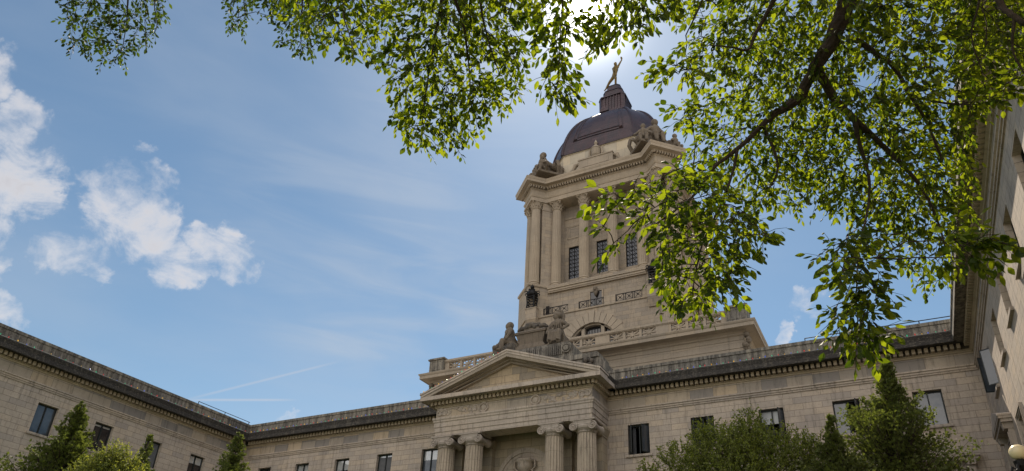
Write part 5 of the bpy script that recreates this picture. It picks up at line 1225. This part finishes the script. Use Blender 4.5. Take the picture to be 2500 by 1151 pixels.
# seated pair and sarcophagus on the stepped attic
SY = D + .75; SZ = 25.22
b = MB()
b.box(XC - 3.2, XC + 3.2, SY - .55, SY + .9, SZ, SZ + .16)
b.taper(XC - .2, SY + .15, SZ + .16, SZ + .62, 1.35, .55, 1.05, .42)
b.taper(XC - .2, SY + .15, SZ + .62, SZ + 1.45, 1.05, .42, 1.28, .55)
b.box(XC - 1.58, XC + 1.18, SY - .5, SY + .8, SZ + 1.45, SZ + 1.56); b.taper(XC - .2, SY + .15, SZ + 1.56, SZ + 1.82, 1.48, .68, 1.1, .4)
b.box(XC - .85, XC + .45, SY - .2, SY + .5, SZ + 1.8, SZ + 2.0)
sar = b.obj('stone_sarcophagus', M_SCUL)
tag(sar, 'carved stone chest between the two seated figures above the pediment', 'sculpture')
b = MB()
for i in range(26): b.sphere((XC - .2 + random.uniform(-.55, .5), SY + random.uniform(-.2, .3), SZ + random.uniform(1.95, 2.5)), random.uniform(.13, .25), 7, 5)
for sx in (-1, 1): b.tube([(XC - .2 + sx * .6, SY, SZ + 2.1), (XC - .2 + sx * 1.0, SY, SZ + 2.15), (XC - .2 + sx * 1.35, SY, SZ + 1.95)], [.2, .22, .12], 7)
o = b.obj('trophy_ornament', M_SCUD, sar, uv=False); remesh(o, .06)


def seated(cx, s, turn, helmet):
    b = MB(); P = lambda x, y, z: (cx + s * x, SY + y, SZ + z)
    b.box(cx - .6, cx + .6, SY - .1, SY + .85, SZ + .16, SZ + .95)
    limb(b, [P(0, .25, 1.05), P(.02, .15, 1.55), P(0, .02, 2.0)], [.52, .38, .44])
    limb(b, [P(-.38, 0, 2.12), P(.38, 0, 2.12)], [.20, .20])
    limb(b, [P(0, 0, 2.2), P(-.03 * turn, -.04, 2.42)], [.18, .14])
    b.sphere(P(-.10 * turn, -.08, 2.62), .26, 12, 9, (.95, 1.05, 1.2))
    b.sphere(P(-.30 * turn, -.20, 2.56), .07, 6, 5)
    if helmet:
        b.sphere(P(0, .0, 2.76), .31, 12, 8, (1.1, 1.15, .9)); b.tube([P(-.22, -.25, 2.85), P(0, -.05, 3.12), P(.22, .1, 3.10), P(.36, .2, 2.75), P(.34, .2, 2.3), P(.30, .2, 2.0)], [.07, .13, .17, .19, .15, .1], 8)
        b.tube([P(-.32, -.25, 2.72), P(.1, -.3, 2.74)], [.08, .06], 6)
    else:
        b.sphere(P(.06, .04, 2.72), .31, 12, 8, (1, 1.05, 1)); b.tube([P(.1, .05, 2.85), P(.28, .12, 2.6), P(.30, .15, 2.2), P(.25, .2, 1.9)], [.2, .24, .2, .12], 8)
    limb(b, [P(.42, 0, 2.1), P(.88, -.08, 1.72), P(.62, -.35, 1.38)], [.19, .15, .11])
    limb(b, [P(-.42, 0, 2.1), P(-.72, -.18, 1.6), P(-.74, -.45, 1.12)], [.19, .15, .11])
    limb(b, [P(.22, .1, 1.0), P(.34, -.62, 1.02), P(.36, -.66, .22)], [.34, .27, .20])
    limb(b, [P(-.22, .1, 1.0), P(-.28, -.62, 1.06), P(-.30, -.72, .24)], [.34, .27, .20])
    b.sphere(P(.38, -.85, .26), .16, 8, 6, (.8, 1.6, .6)); b.sphere(P(-.30, -.9, .26), .16, 8, 6, (.8, 1.6, .6))
    for k in range(9):      # drapery folds over lap and shins
        x = -.42 + .105 * k
        b.tube([P(x * .8, -.45, 1.28 - .1 * abs(x)), P(x * 1.0, -.82, .95), P(x * 1.25, -.80, .2)], [.07, .085, .06], 5)
    for k in range(5): b.tube([P(-.5 + .2 * k, -.35, 1.25), P(-.4 + .22 * k, -.42, 1.45), P(-.2 + .12 * k, -.3, 2.0)], [.06, .05, .04], 5)
    return b


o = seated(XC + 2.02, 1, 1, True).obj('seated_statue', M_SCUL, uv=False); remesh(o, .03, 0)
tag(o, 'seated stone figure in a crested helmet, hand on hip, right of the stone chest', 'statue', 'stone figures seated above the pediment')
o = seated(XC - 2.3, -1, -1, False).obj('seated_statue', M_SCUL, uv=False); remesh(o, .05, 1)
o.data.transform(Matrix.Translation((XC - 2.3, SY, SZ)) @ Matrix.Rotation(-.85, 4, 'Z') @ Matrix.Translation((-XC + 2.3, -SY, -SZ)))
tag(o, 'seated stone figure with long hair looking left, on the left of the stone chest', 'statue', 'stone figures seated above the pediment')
b = MB()
for i in range(20): b.sphere((XC - 3.05 + random.uniform(-.35, .4), SY - .35 + random.uniform(-.2, .3), SZ + random.uniform(-.2, .95)), random.uniform(.12, .24), 7, 5)
b.tube([(XC - 3.3, SY - .4, SZ), (XC - 3.45, SY - .4, SZ + .6), (XC - 3.1, SY - .4, SZ + 1.0)], [.2, .16, .1], 7)
o = b.obj('carved_beast', M_SCUD, uv=False); remesh(o, .06)
tag(o, 'small dark carved stone beast crouching left of the seated long-haired figure', 'sculpture')


# four groups over the corner pavilions
def corner_group():
    rg = random.Random(4)
    b = MB()
    def body(cx, cy, z, k, arms=True, face=0.0):
        c, s = math.cos(face), math.sin(face)
        P = lambda x, y, zz: (cx + k * (x * c - y * s), cy + k * (x * s + y * c), z + k * zz)
        limb(b, [P(0, 0, .5), P(0, -.05, 1.0), P(0, -.1, 1.45)], [.46 * k, .36 * k, .42 * k])
        limb(b, [P(-.36, -.1, 1.55), P(.36, -.1, 1.55)], [.18 * k, .18 * k])
        limb(b, [P(0, -.12, 1.65), P(.0, -.15, 1.9)], [.15 * k, .13 * k])
        b.sphere(P(0, -.18, 2.12), .26 * k, 10, 8, (.95, 1, 1.2)); b.sphere(P(0, -.08, 2.24), .28 * k, 10, 8)
        limb(b, [P(.2, 0, .5), P(.32, -.75, .55), P(.3, -.8, -.15)], [.3 * k, .24 * k, .17 * k])
        limb(b, [P(-.2, 0, .5), P(-.32, -.75, .55), P(-.3, -.8, -.15)], [.3 * k, .24 * k, .17 * k])
        limb(b, [P(.4, -.1, 1.5), P(.75, -.25, 1.1), P(.6, -.65, .85)], [.17 * k, .14 * k, .1 * k])
        limb(b, [P(-.4, -.1, 1.5), P(-.8, -.15, 1.15), P(-.95, -.5, .8)], [.17 * k, .14 * k, .1 * k])
    b.box(-2.1, 2.1, -1.5, 1.3, 0, .25)
    body(0, -.2, 1.15, 1.15)
    body(-1.55, -.9, .35, .85, face=-.5)
    body(1.55, -.9, .3, .78, face=.5)
    for i in range(46):
        x = rg.uniform(-1.7, 1.7); y = rg.uniform(-.7, 1.1); h = 2.6 - abs(x) * .75
        b.sphere((x, y, rg.uniform(.3, max(.6, h))), rg.uniform(.22, .42), 7, 5)
    b.taper(0, .1, .2, 2.2, 1.5, 1.1, .7, .6)
    for sx in (-1, 1):
        b.tube([(sx * 1.9, .6, .3), (sx * 2.3, .5, .9), (sx * 2.2, .4, 1.5), (sx * 1.8, .4, 1.7)], [.2, .2, .2, .15], 7)
        b.tube([(sx * 2.0, -.6, .3), (sx * 2.5, -.8, .45), (sx * 2.8, -.8, .35)], [.15, .12, .06], 6)
    o = b.obj('sculpture_group', M_SCUL, uv=False); remesh(o, .05, 0)
    return o


sg = corner_group()
lab = ['weathered stone figure group on the left front corner of the tower roof', 'weathered stone figure group on the right front corner of the tower roof, half behind leaves',
       'weathered stone figure group on the right rear corner of the tower roof', 'weathered stone figure group on the left rear corner of the tower roof']
for k in range(2):
    o = sg if k == 0 else dup(sg)
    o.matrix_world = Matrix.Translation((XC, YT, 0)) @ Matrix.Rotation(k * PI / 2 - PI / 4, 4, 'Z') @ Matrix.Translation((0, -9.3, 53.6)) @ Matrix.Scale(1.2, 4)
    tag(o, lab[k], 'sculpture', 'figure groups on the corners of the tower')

# iron lanterns on the balcony
def lantern():
    e = empty('iron_lantern')
    b = MB()
    for sx in (-1, 1):
        for sy in (-1, 1): b.tube([(sx * .40, sy * .40, 0), (sx * .36, sy * .36, .6), (sx * .42, sy * .42, 1.4)], [.085, .08, .085], 6)
    for z, r in ((.02, .40), (.35, .36), (.7, .35), (1.05, .36), (1.3, .40)): b.box(-r, r, -r, -r + .06, z, z + .09); b.box(-r, r, r - .06, r, z, z + .09); b.box(-r, -r + .06, -r + .06, r - .06, z, z + .09); b.box(r - .06, r, -r + .06, r - .06, z, z + .09)
    b.obj('cage', M_IRON, e)
    b = MB(); b.lathe(0, 0, [(.3, 1.34), (.62, 1.55), (.66, 1.7), (.55, 1.95), (.34, 2.1), (.26, 2.2), (.3, 2.28), (.16, 2.34)], 8)
    for i in range(8):
        a = 2 * PI * i / 8
        b.tube([(.5 * math.cos(a), .5 * math.sin(a), 1.95), (.7 * math.cos(a), .7 * math.sin(a), 2.0), (.82 * math.cos(a), .82 * math.sin(a), 1.85), (.78 * math.cos(a), .78 * math.sin(a), 1.7)], [.05, .06, .05, .03], 5)
    b.obj('hood', M_IRON, e)
    b = MB(); b.lathe(0, 0, [(.1, 2.3), (.09, 2.4), (.2, 2.5), (.22, 2.62), (.15, 2.76), (.05, 2.84), (.02, 2.95)], 10); b.obj('finial', M_IRON, e)
    return e


ln = lantern(); ln.location = (XC - 6.5, YT - 9.25, 36.1)
tag(ln, 'black iron lantern on the left end of the tower balcony beside a dark opening', 'lantern', 'iron lanterns on the tower balcony')
l2 = dup(ln); l2.location = (XC + 6.5, YT - 9.25, 36.1)
tag(l2, 'black iron lantern on the right end of the tower balcony, edge hidden by leaves', 'lantern')

# globe street lamp by the right-hand wing
sl = empty('street_lamp', (GLOBE[0], GLOBE[1], 0))
tag(sl, 'cream globe lamp on a dark iron post in front of the right-hand wing', 'lamp')
b = MB(); b.sphere((0, 0, GLOBE[2]), .20, 24, 16, (1, 1, .93)); b.obj('globe', simple('cream_globe', (.80, .66, .40), .25, 0, .1, 3, spec=.5), sl, smooth=True)
gz = GLOBE[2]
b = MB(); b.lathe(0, 0, [(.22, .06), (.22, .4), (.14, .5), (.1, 1.0), (.075, gz - 1.2), (.09, gz - 1.1), (.07, gz - .5), (.14, gz - .36), (.16, gz - .22), (.08, gz - .18)], 14); b.obj('post', M_IRON, sl)
b = MB()
for i in range(6):
    a = 2 * PI * i / 6; c, s = math.cos(a), math.sin(a)
    b.tube([(.08 * c, .08 * s, gz - .95), (.2 * c, .2 * s, gz - .8), (.27 * c, .27 * s, gz - .55), (.2 * c, .2 * s, gz - .35), (.12 * c, .12 * s, gz - .42), (.17 * c, .17 * s, gz - .55)], [.03, .035, .04, .035, .03, .04], 6)
    b.sphere((.24 * c, .24 * s, gz - .5), .06, 6, 5)
b.obj('scroll_bracket', M_IRON, sl)

# strings of coloured bulbs along the cornices
BC = []
for nm, c in (('amber_bulb', (.9, .50, .04)), ('blue_bulb', (.10, .16, .75)), ('green_bulb', (.05, .6, .30)), ('red_bulb', (.75, .06, .05))):
    m, b_, p = mat(nm); p.inputs['Base Color'].default_value = (*c, 1); p.inputs['Roughness'].default_value = .2
    p.inputs['Emission Color'].default_value = (*c, 1); p.inputs['Emission Strength'].default_value = .1
    BC.append(m)
bulb_me = []
for m in BC:
    b = MB(); b.lathe(0, 0, [(.018, 0), (.035, .03), (.05, .08), (.045, .13), (.01, .17)], 6)
    me = bpy.data.meshes.new('bulb'); me.from_pydata(b.v, [], b.f); me.materials.append(m); bulb_me.append(me)
M_CABLE = simple('cable_edge_highlight', (.32, .31, .29), .6)  # bulb cable, kept pale to paint in the sunlit cornice edge as well


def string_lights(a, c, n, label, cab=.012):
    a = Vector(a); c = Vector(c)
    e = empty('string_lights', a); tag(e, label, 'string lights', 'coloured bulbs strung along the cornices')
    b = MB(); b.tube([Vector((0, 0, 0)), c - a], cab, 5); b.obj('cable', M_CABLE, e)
    for i in range(n):
        o = bpy.data.objects.new('bulb', bulb_me[i % 4]); COL.objects.link(o); o.parent = e
        o.location = (c - a) * ((i + .5 + random.uniform(-.15, .15)) / n); o.rotation_euler = (random.uniform(-.3, .3), random.uniform(-.3, .3), 0); 
        sc = random.uniform(.45, .8); o.scale = (sc, sc, sc)


zt = 21.07
string_lights((XL + 1.0, YNEAR + 2, zt), (XL + 1.0, D - 1.1, zt), 96, 'string of coloured bulbs along the cornice of the left-hand wing', .03)  # thicker pale cable here doubles as the sunlit edge of the cornice
string_lights((XL + 1.1, D - 1.0, zt), (XC - 7.4, D - 1.0, zt), 52, 'string of coloured bulbs on the cornice between the left corner and the portico')
string_lights((XC + 7.6, D - 1.0, zt), (XR - 1.1, D - 1.0, zt), 52, 'string of coloured bulbs on the cornice between the portico and the right corner')
string_lights((XC - 7.2, PF - .95, 21.03), (XC - .6, PF - .95, 23.33), 20, 'string of coloured bulbs up the left slope of the pediment')

# ================================================================= TREES
def leaf_geo(V, F, p, d, nrm, L, w, rg):
    side = d.cross(nrm)
    if side.length < 1e-4: side = d.orthogonal()
    side.normalize(); up = side.cross(d).normalized()
    o = len(V); c = rg.uniform(.05, .22) * L
    q = lambda t, s, h: p + d * (L * t) + side * (w * s) + up * h
    V += [q(0, 0, 0), q(.52, 0, c * .6), q(1, 0, -c * .5), q(.22, .36, -c * .15), q(.50, .5, -c * .3), q(.78, .30, -c * .4), q(.22, -.36, -c * .15), q(.50, -.5, -c * .3), q(.78, -.30, -c * .4)]
    F += [(o, o + 3, o + 4, o + 1), (o + 1, o + 4, o + 5, o + 2), (o, o + 1, o + 7, o + 6), (o + 1, o + 2, o + 8, o + 7)]


def rawmesh(name, V, F, m, parent=None, smooth=False):
    me = bpy.data.meshes.new(name)
    me.from_pydata([tuple(v) for v in V], [], F); me.materials.append(m)
    if smooth: me.polygons.foreach_set('use_smooth', [True] * len(me.polygons))
    o = bpy.data.objects.new(name, me); COL.objects.link(o)
    if parent is not None:
        o.parent = parent; o.matrix_parent_inverse = parent.matrix_world.inverted()
    return o


def rnd_dir(rg):
    while True:
        v = Vector((rg.uniform(-1, 1), rg.uniform(-1, 1), rg.uniform(-1, 1)))
        if .05 < v.length < 1: return v.normalized()


def overhang(key, trunk, label, leaf_l, mleaf, nleaf, seed, name):
    rg = random.Random(seed)
    root = empty(name, (trunk[0], trunk[1], 0)); bpy.context.view_layer.update()
    tag(root, label, 'tree')
    inv = Matrix.Translation((-trunk[0], -trunk[1], 0))
    # trunk
    fork = Vector((trunk[0], trunk[1], trunk[2]))
    b = MB(); b.tube([Vector((trunk[0], trunk[1], 0)), Vector((trunk[0] + .1, trunk[1], trunk[2] * .3)), Vector((trunk[0] - .05, trunk[1] + .1, trunk[2] * .65)), fork], [trunk[3] * 1.35, trunk[3], trunk[3] * .85, trunk[3] * .6], 14)
    b.v = [tuple(inv @ Vector(v)) for v in b.v]; b.obj('trunk', M_BARK, root)
    nodes = []
    b = MB()
    for li, L in enumerate(LIMBS[key]):
        pts = [Vector(p[:3]) for p in L]; rr = [p[3] for p in L]
        if li == 0 or rr[0] > .045 or L[0][2] > 8.5 or True:
            # limbs that start outside the picture run back to the fork
            near = min(((pts[0] - n_[0]).length, i) for i, n_ in enumerate(nodes)) if nodes else (9, 0)
            if near[0] > .5:
                mid = fork.lerp(pts[0], .55) + Vector((0, 0, .9))
                pts = [fork, mid] + pts; rr = [max(rr[0] * 1.5, .05), rr[0] * 1.2] + rr
        # smooth subdivide
        P2 = []; R2 = []
        for i in range(len(pts) - 1):
            p0 = pts[max(i - 1, 0)]; p1 = pts[i]; p2 = pts[i + 1]; p3 = pts[min(i + 2, len(pts) - 1)]
            for q in range(5):
                t = q / 5
                P2.append(.5 * ((2 * p1) + (p2 - p0) * t + (2 * p0 - 5 * p1 + 4 * p2 - p3) * t * t + (3 * p1 - p0 - 3 * p2 + p3) * t ** 3) + rnd_dir(rg) * rr[i] * .18)
                R2.append((rr[i] * (1 - t) + rr[i + 1] * t) * rg.uniform(.92, 1.1))
        P2.append(pts[-1]); R2.append(rr[-1])
        b.tube(P2, R2, 9)
        for p, r in zip(P2, R2): nodes.append((p, r))
    b.v = [tuple(inv @ Vector(v)) for v in b.v]
    b.obj('limb', M_BARK, root)
    # twigs grow from the nearest wood to every spray of leaves
    from mathutils.kdtree import KDTree
    spr = [Vector((x / 100, y / 100, z / 100)) for x, y, z in SPRIGS[key]]
    base = KDTree(len(nodes))
    for i, (p, r) in enumerate(nodes): base.insert(p, i)
    base.balance()
    order = sorted(spr, key=lambda s: base.find(s)[2])
    tw = MB(); V = []; F = []
    pos = [p for p, r in nodes]; kd = base; pend = []
    for i, s in enumerate(order):
        c, idx, dist = kd.find(s + Vector((0, 0, .10)))
        for p in pend[-80:]:
            dd = (p - s).length
            if dd < dist and p.z > s.z - .1: c, dist = p, dd
        c = Vector(c)
        mid = c.lerp(s, .5) + Vector((0, 0, .12 * dist)) + rnd_dir(rg) * .1 * dist
        dirn = (s - mid).normalized()
        end = s + (dirn + Vector((0, 0, -.6))).normalized() * rg.uniform(.10, .22)
        r0 = min(.004 + .006 * dist, .014)
        m1 = c.lerp(mid, .5) + rnd_dir(rg) * .05 * dist
        tw.tube([c, m1, mid, s, end], [r0, r0 * .8, r0 * .6, .0030, .0014], 4)
        pend += [mid, s]
        if i % 80 == 79:
            pos += pend; pend = []
            kd = KDTree(len(pos))
            for j, p in enumerate(pos): kd.insert(p, j)
            kd.balance()
        # leaves, alternate along the last part of the twig and on two side shoots
        shoots = [(mid.lerp(s, .3), end, nleaf)]
        for q in range(2):
            a = mid.lerp(s, rg.uniform(.4, 1)); dv = (dirn + rnd_dir(rg) * 1.1 + Vector((0, 0, -.35))).normalized()
            e2 = a + dv * rg.uniform(.10, .22); shoots.append((a, e2, nleaf // 2))
            tw.tube([a, a.lerp(e2, .5) + Vector((0, 0, .015)), e2], [.0028, .002, .0012], 3)
        for a, e2, cnt in shoots:
            ax = (e2 - a).normalized(); sd = ax.cross(Vector((0, 0, 1)))
            sd = sd.normalized() if sd.length > .1 else rnd_dir(rg)
            for k in range(cnt):
                t = (k + .6) / cnt
                p = a.lerp(e2, t)
                sg_ = 1 if k % 2 else -1
                d = (ax * rg.uniform(.5, 1) + sd * sg_ * rg.uniform(.6, 1.1) + Vector((0, 0, rg.uniform(-.75, .1))) + rnd_dir(rg) * .35).normalized()
                if k == cnt - 1: d = (ax + Vector((0, 0, -.5))).normalized()
                nrm = (Vector((0, 0, 1)) + rnd_dir(rg) * .75).normalized()
                L = leaf_l * rg.uniform(.55, 1.2)
                leaf_geo(V, F, p + d * .012, d, nrm, L, L * rg.uniform(.48, .6), rg)
    tw.v = [tuple(inv @ Vector(v)) for v in tw.v]
    tw.obj('twigs', M_BARK, root, uv=False)
    fo = rawmesh('foliage', [inv @ v for v in V], F, mleaf); fo.parent = root
    return root


overhang('right', (1.6, -3.2, 6.2, .34), 'large leafy elm whose branches hang over the right half of the view', .080, M_LEAF, 8, 3, 'elm_tree')
overhang('mid', (-4.2, -3.6, 6.0, .26), 'leafy elm whose branches hang from above near the middle under the sun', .080, M_LEAF, 8, 7, 'elm_tree')
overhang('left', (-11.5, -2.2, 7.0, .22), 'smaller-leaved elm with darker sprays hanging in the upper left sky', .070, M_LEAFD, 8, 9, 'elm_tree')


def conifer(x, y, top, base_z, slope, rmax, mleaf, label, seed, n, name='cedar_tree', tufts=None, size=.17, lean=(0, 0), lobes=1.0):
    """upright conifer: tapered trunk, rising limbs, flat sprays of scale foliage; only the crown above base_z is leafy"""
    rg = random.Random(seed)
    root = empty(name, (x, y, 0)); tag(root, label, 'tree')
    b = MB()
    b.tube([(0, 0, 0), (0, 0, top * .5), (lean[0] * .5, lean[1] * .5, top * .8), (lean[0], lean[1], top - .15)], [.22, .15, .07, .015], 8); b.obj('trunk', M_BARK, root)
    b = MB(); V = []; F = []
    H = top - base_z
    nb = max(18, int(n / 26))
    for i in range(nb):
        t = rg.random() ** .72                      # 0 top .. 1 base
        z = top - .1 - H * t
        a = rg.uniform(0, 2 * PI); dz = top - z
        R = min(rmax, slope * (.42 * dz + .16 * dz * dz) + .08) * rg.uniform(.5, 1.05) * (1 + .30 * math.sin(z * 2.1 + seed + 2 * math.sin(a * 2 + seed)))
        lx = lean[0] * max(0, (z / top - .5) * 2)
        c, s = math.cos(a), math.sin(a)
        p0 = Vector((lx, 0, z - R * .55)); p1 = Vector((lx + c * R * .6, s * R * .6, z - R * .1)); p2 = Vector((lx + c * R, s * R, z + R * .22))
        b.tube([p0, p1, p2], [.03, .018, .006], 4)
        m = int(26 * (.5 + R / rmax))
        for k in range(m):
            q = rg.random() ** .6
            p = (p0.lerp(p1, q * 2) if q < .5 else p1.lerp(p2, q * 2 - 1)) + rnd_dir(rg) * (.08 + .10 * R) * rg.random() ** .5
            ax = (Vector((c, s, .9)) + rnd_dir(rg) * .7).normalized()
            sd = ax.cross(rnd_dir(rg)).normalized()
            for j in range(5):
                d = (ax + sd * (j - 2) * .42).normalized(); L = size * rg.uniform(.6, 1.3); w = L * .15
                o = len(V); e = d.cross(ax.cross(sd)).normalized()
                V += [p, p + d * L * .55 + e * w, p + d * L, p + d * L * .55 - e * w]; F.append((o, o + 1, o + 2, o + 3))
    b.obj('limb', M_BARK, root, uv=False)
    fo = rawmesh('foliage', V, F, mleaf); fo.parent = root
    return root


def leafy(x, y, lobes, label, seed, n, mleaf, ll=.12, cat='tree', name='ash_tree', base=7.0):
    """round-leaved tree made of rising shoots gathered in several uneven lobes: (dx, dy, z, radius)"""
    rg = random.Random(seed)
    root = empty(name, (x, y, 0)); tag(root, label, cat)
    b = MB(); b.tube([(0, 0, 0), (.1, 0, base * .5), (0, 0, base)], [.2, .15, .12], 9); b.obj('trunk', M_BARK, root)
    b = MB(); V = []; F = []
    tot = sum(l[3] ** 2 for l in lobes)
    for dx, dy, z, r in lobes:
        b.tube([(0, 0, base * .9), (dx * .5, dy * .5, (base + z) * .5), (dx, dy, z)], [.09, .05, .015], 6)
        ns = int(n * r * r / tot)
        for i in range(ns):
            v = rnd_dir(rg) * rg.random() ** .38
            c = Vector((dx + v.x * r, dy + v.y * r, z + v.z * r * .95))
            d = (v + Vector((0, 0, .75)) + rnd_dir(rg) * .4).normalized(); L = rg.uniform(.25, .6)
            b.tube([c - d * L * .6, c, c + d * L], [.010, .007, .003], 3)
            for k in range(13):
                t = k / 12; p = c - d * L * .3 + d * L * 1.3 * t
                ld_ = (d * .6 + rnd_dir(rg) + Vector((0, 0, -.1))).normalized()
                leaf_geo(V, F, p, ld_, (Vector((0, 0, 1)) + rnd_dir(rg)).normalized(), ll * rg.uniform(.6, 1.2), ll * .45, rg)
    b.obj('limb', M_BARK, root, uv=False)
    fo = rawmesh('foliage', V, F, mleaf); fo.parent = root
    return root


conifer(-.35, 38, 17.15, 8.4, .50, 2.75, M_CEDAR, 'tallest dark green cedar in front of the facade near the right corner', 5, 21000, size=.13, lean=(1.05, 0))
conifer(-2.3, 36.5, 14.0, 7.6, .48, 2.1, M_CEDAR, 'shorter cedar crowding the left side of the tallest one', 8, 10000, size=.13)
conifer(-35.1, 20.3, 13.3, 8.0, .52, 2.4, M_CEDAR, 'ragged cedar in front of the left-hand wing, left of the yellow-green tree', 12, 12000, size=.13)
conifer(-33.1, 23.0, 12.3, 7.5, .34, 1.0, M_CEDAR, 'narrow upright cedar between two windows of the left-hand wing, right of the yellow-green tree', 15, 5000, size=.12)
conifer(-30.5, 26.3, 13.0, 8.0, .46, 1.5, M_CEDAR, 'slim cedar standing in front of the left inner corner of the courtyard', 19, 7500, size=.12)
leafy(-31.1, 20.1, [(-.15, 0, 9.75, .7), (-.75, -.3, 9.1, .75), (.45, .4, 9.6, .6), (.9, .3, 8.9, .7), (1.15, .5, 8.2, .75), (-1.3, -.5, 8.3, .7), (.1, 0, 8.7, 1.0)], 'bright yellow-green leafy tree between the cedars by the left-hand wing', 21, 1500, M_YEL, .12, name='maple_tree', base=7.4)
leafy(-6.9, 38, [(-3.2, 0, 12.2, 1.5), (-1.6, .2, 13.2, 1.3), (-.2, 0, 12.6, 1.9), (1.7, 0, 12.3, 1.8), (.65, 0, 14.4, .75), (.7, .2, 13.4, 1.0), (3.3, .2, 12.3, 1.25), (4.4, -.2, 11.6, 1.0), (-4.6, 0, 11.2, .8), (-5.0, .2, 12.4, .55), (0, 0, 10.6, 3.4), (-3.0, 0, 10.3, 2.0), (-1.7, .1, 14.2, .55)],
      'broad mid-green leafy tree covering the second and third windows right of the portico', 23, 3700, M_ASHL, .15)
leafy(-14.9, 38, [(0, 0, 9.5, .8), (.9, 0, 10.0, .7), (-.8, 0, 9.2, .6), (1.6, 0, 10.6, .55)], 'low leafy tree just right of the portico columns at the bottom edge', 27, 420, M_ASHL, .12, base=7.5)
leafy(-31.4, 24.6, [(0, 0, 8.9, .6), (.5, 0, 8.4, .6)], 'small yellow-green treetop at the bottom edge beside the slim cedar', 29, 120, M_YEL, .12, name='maple_tree', base=7.0)
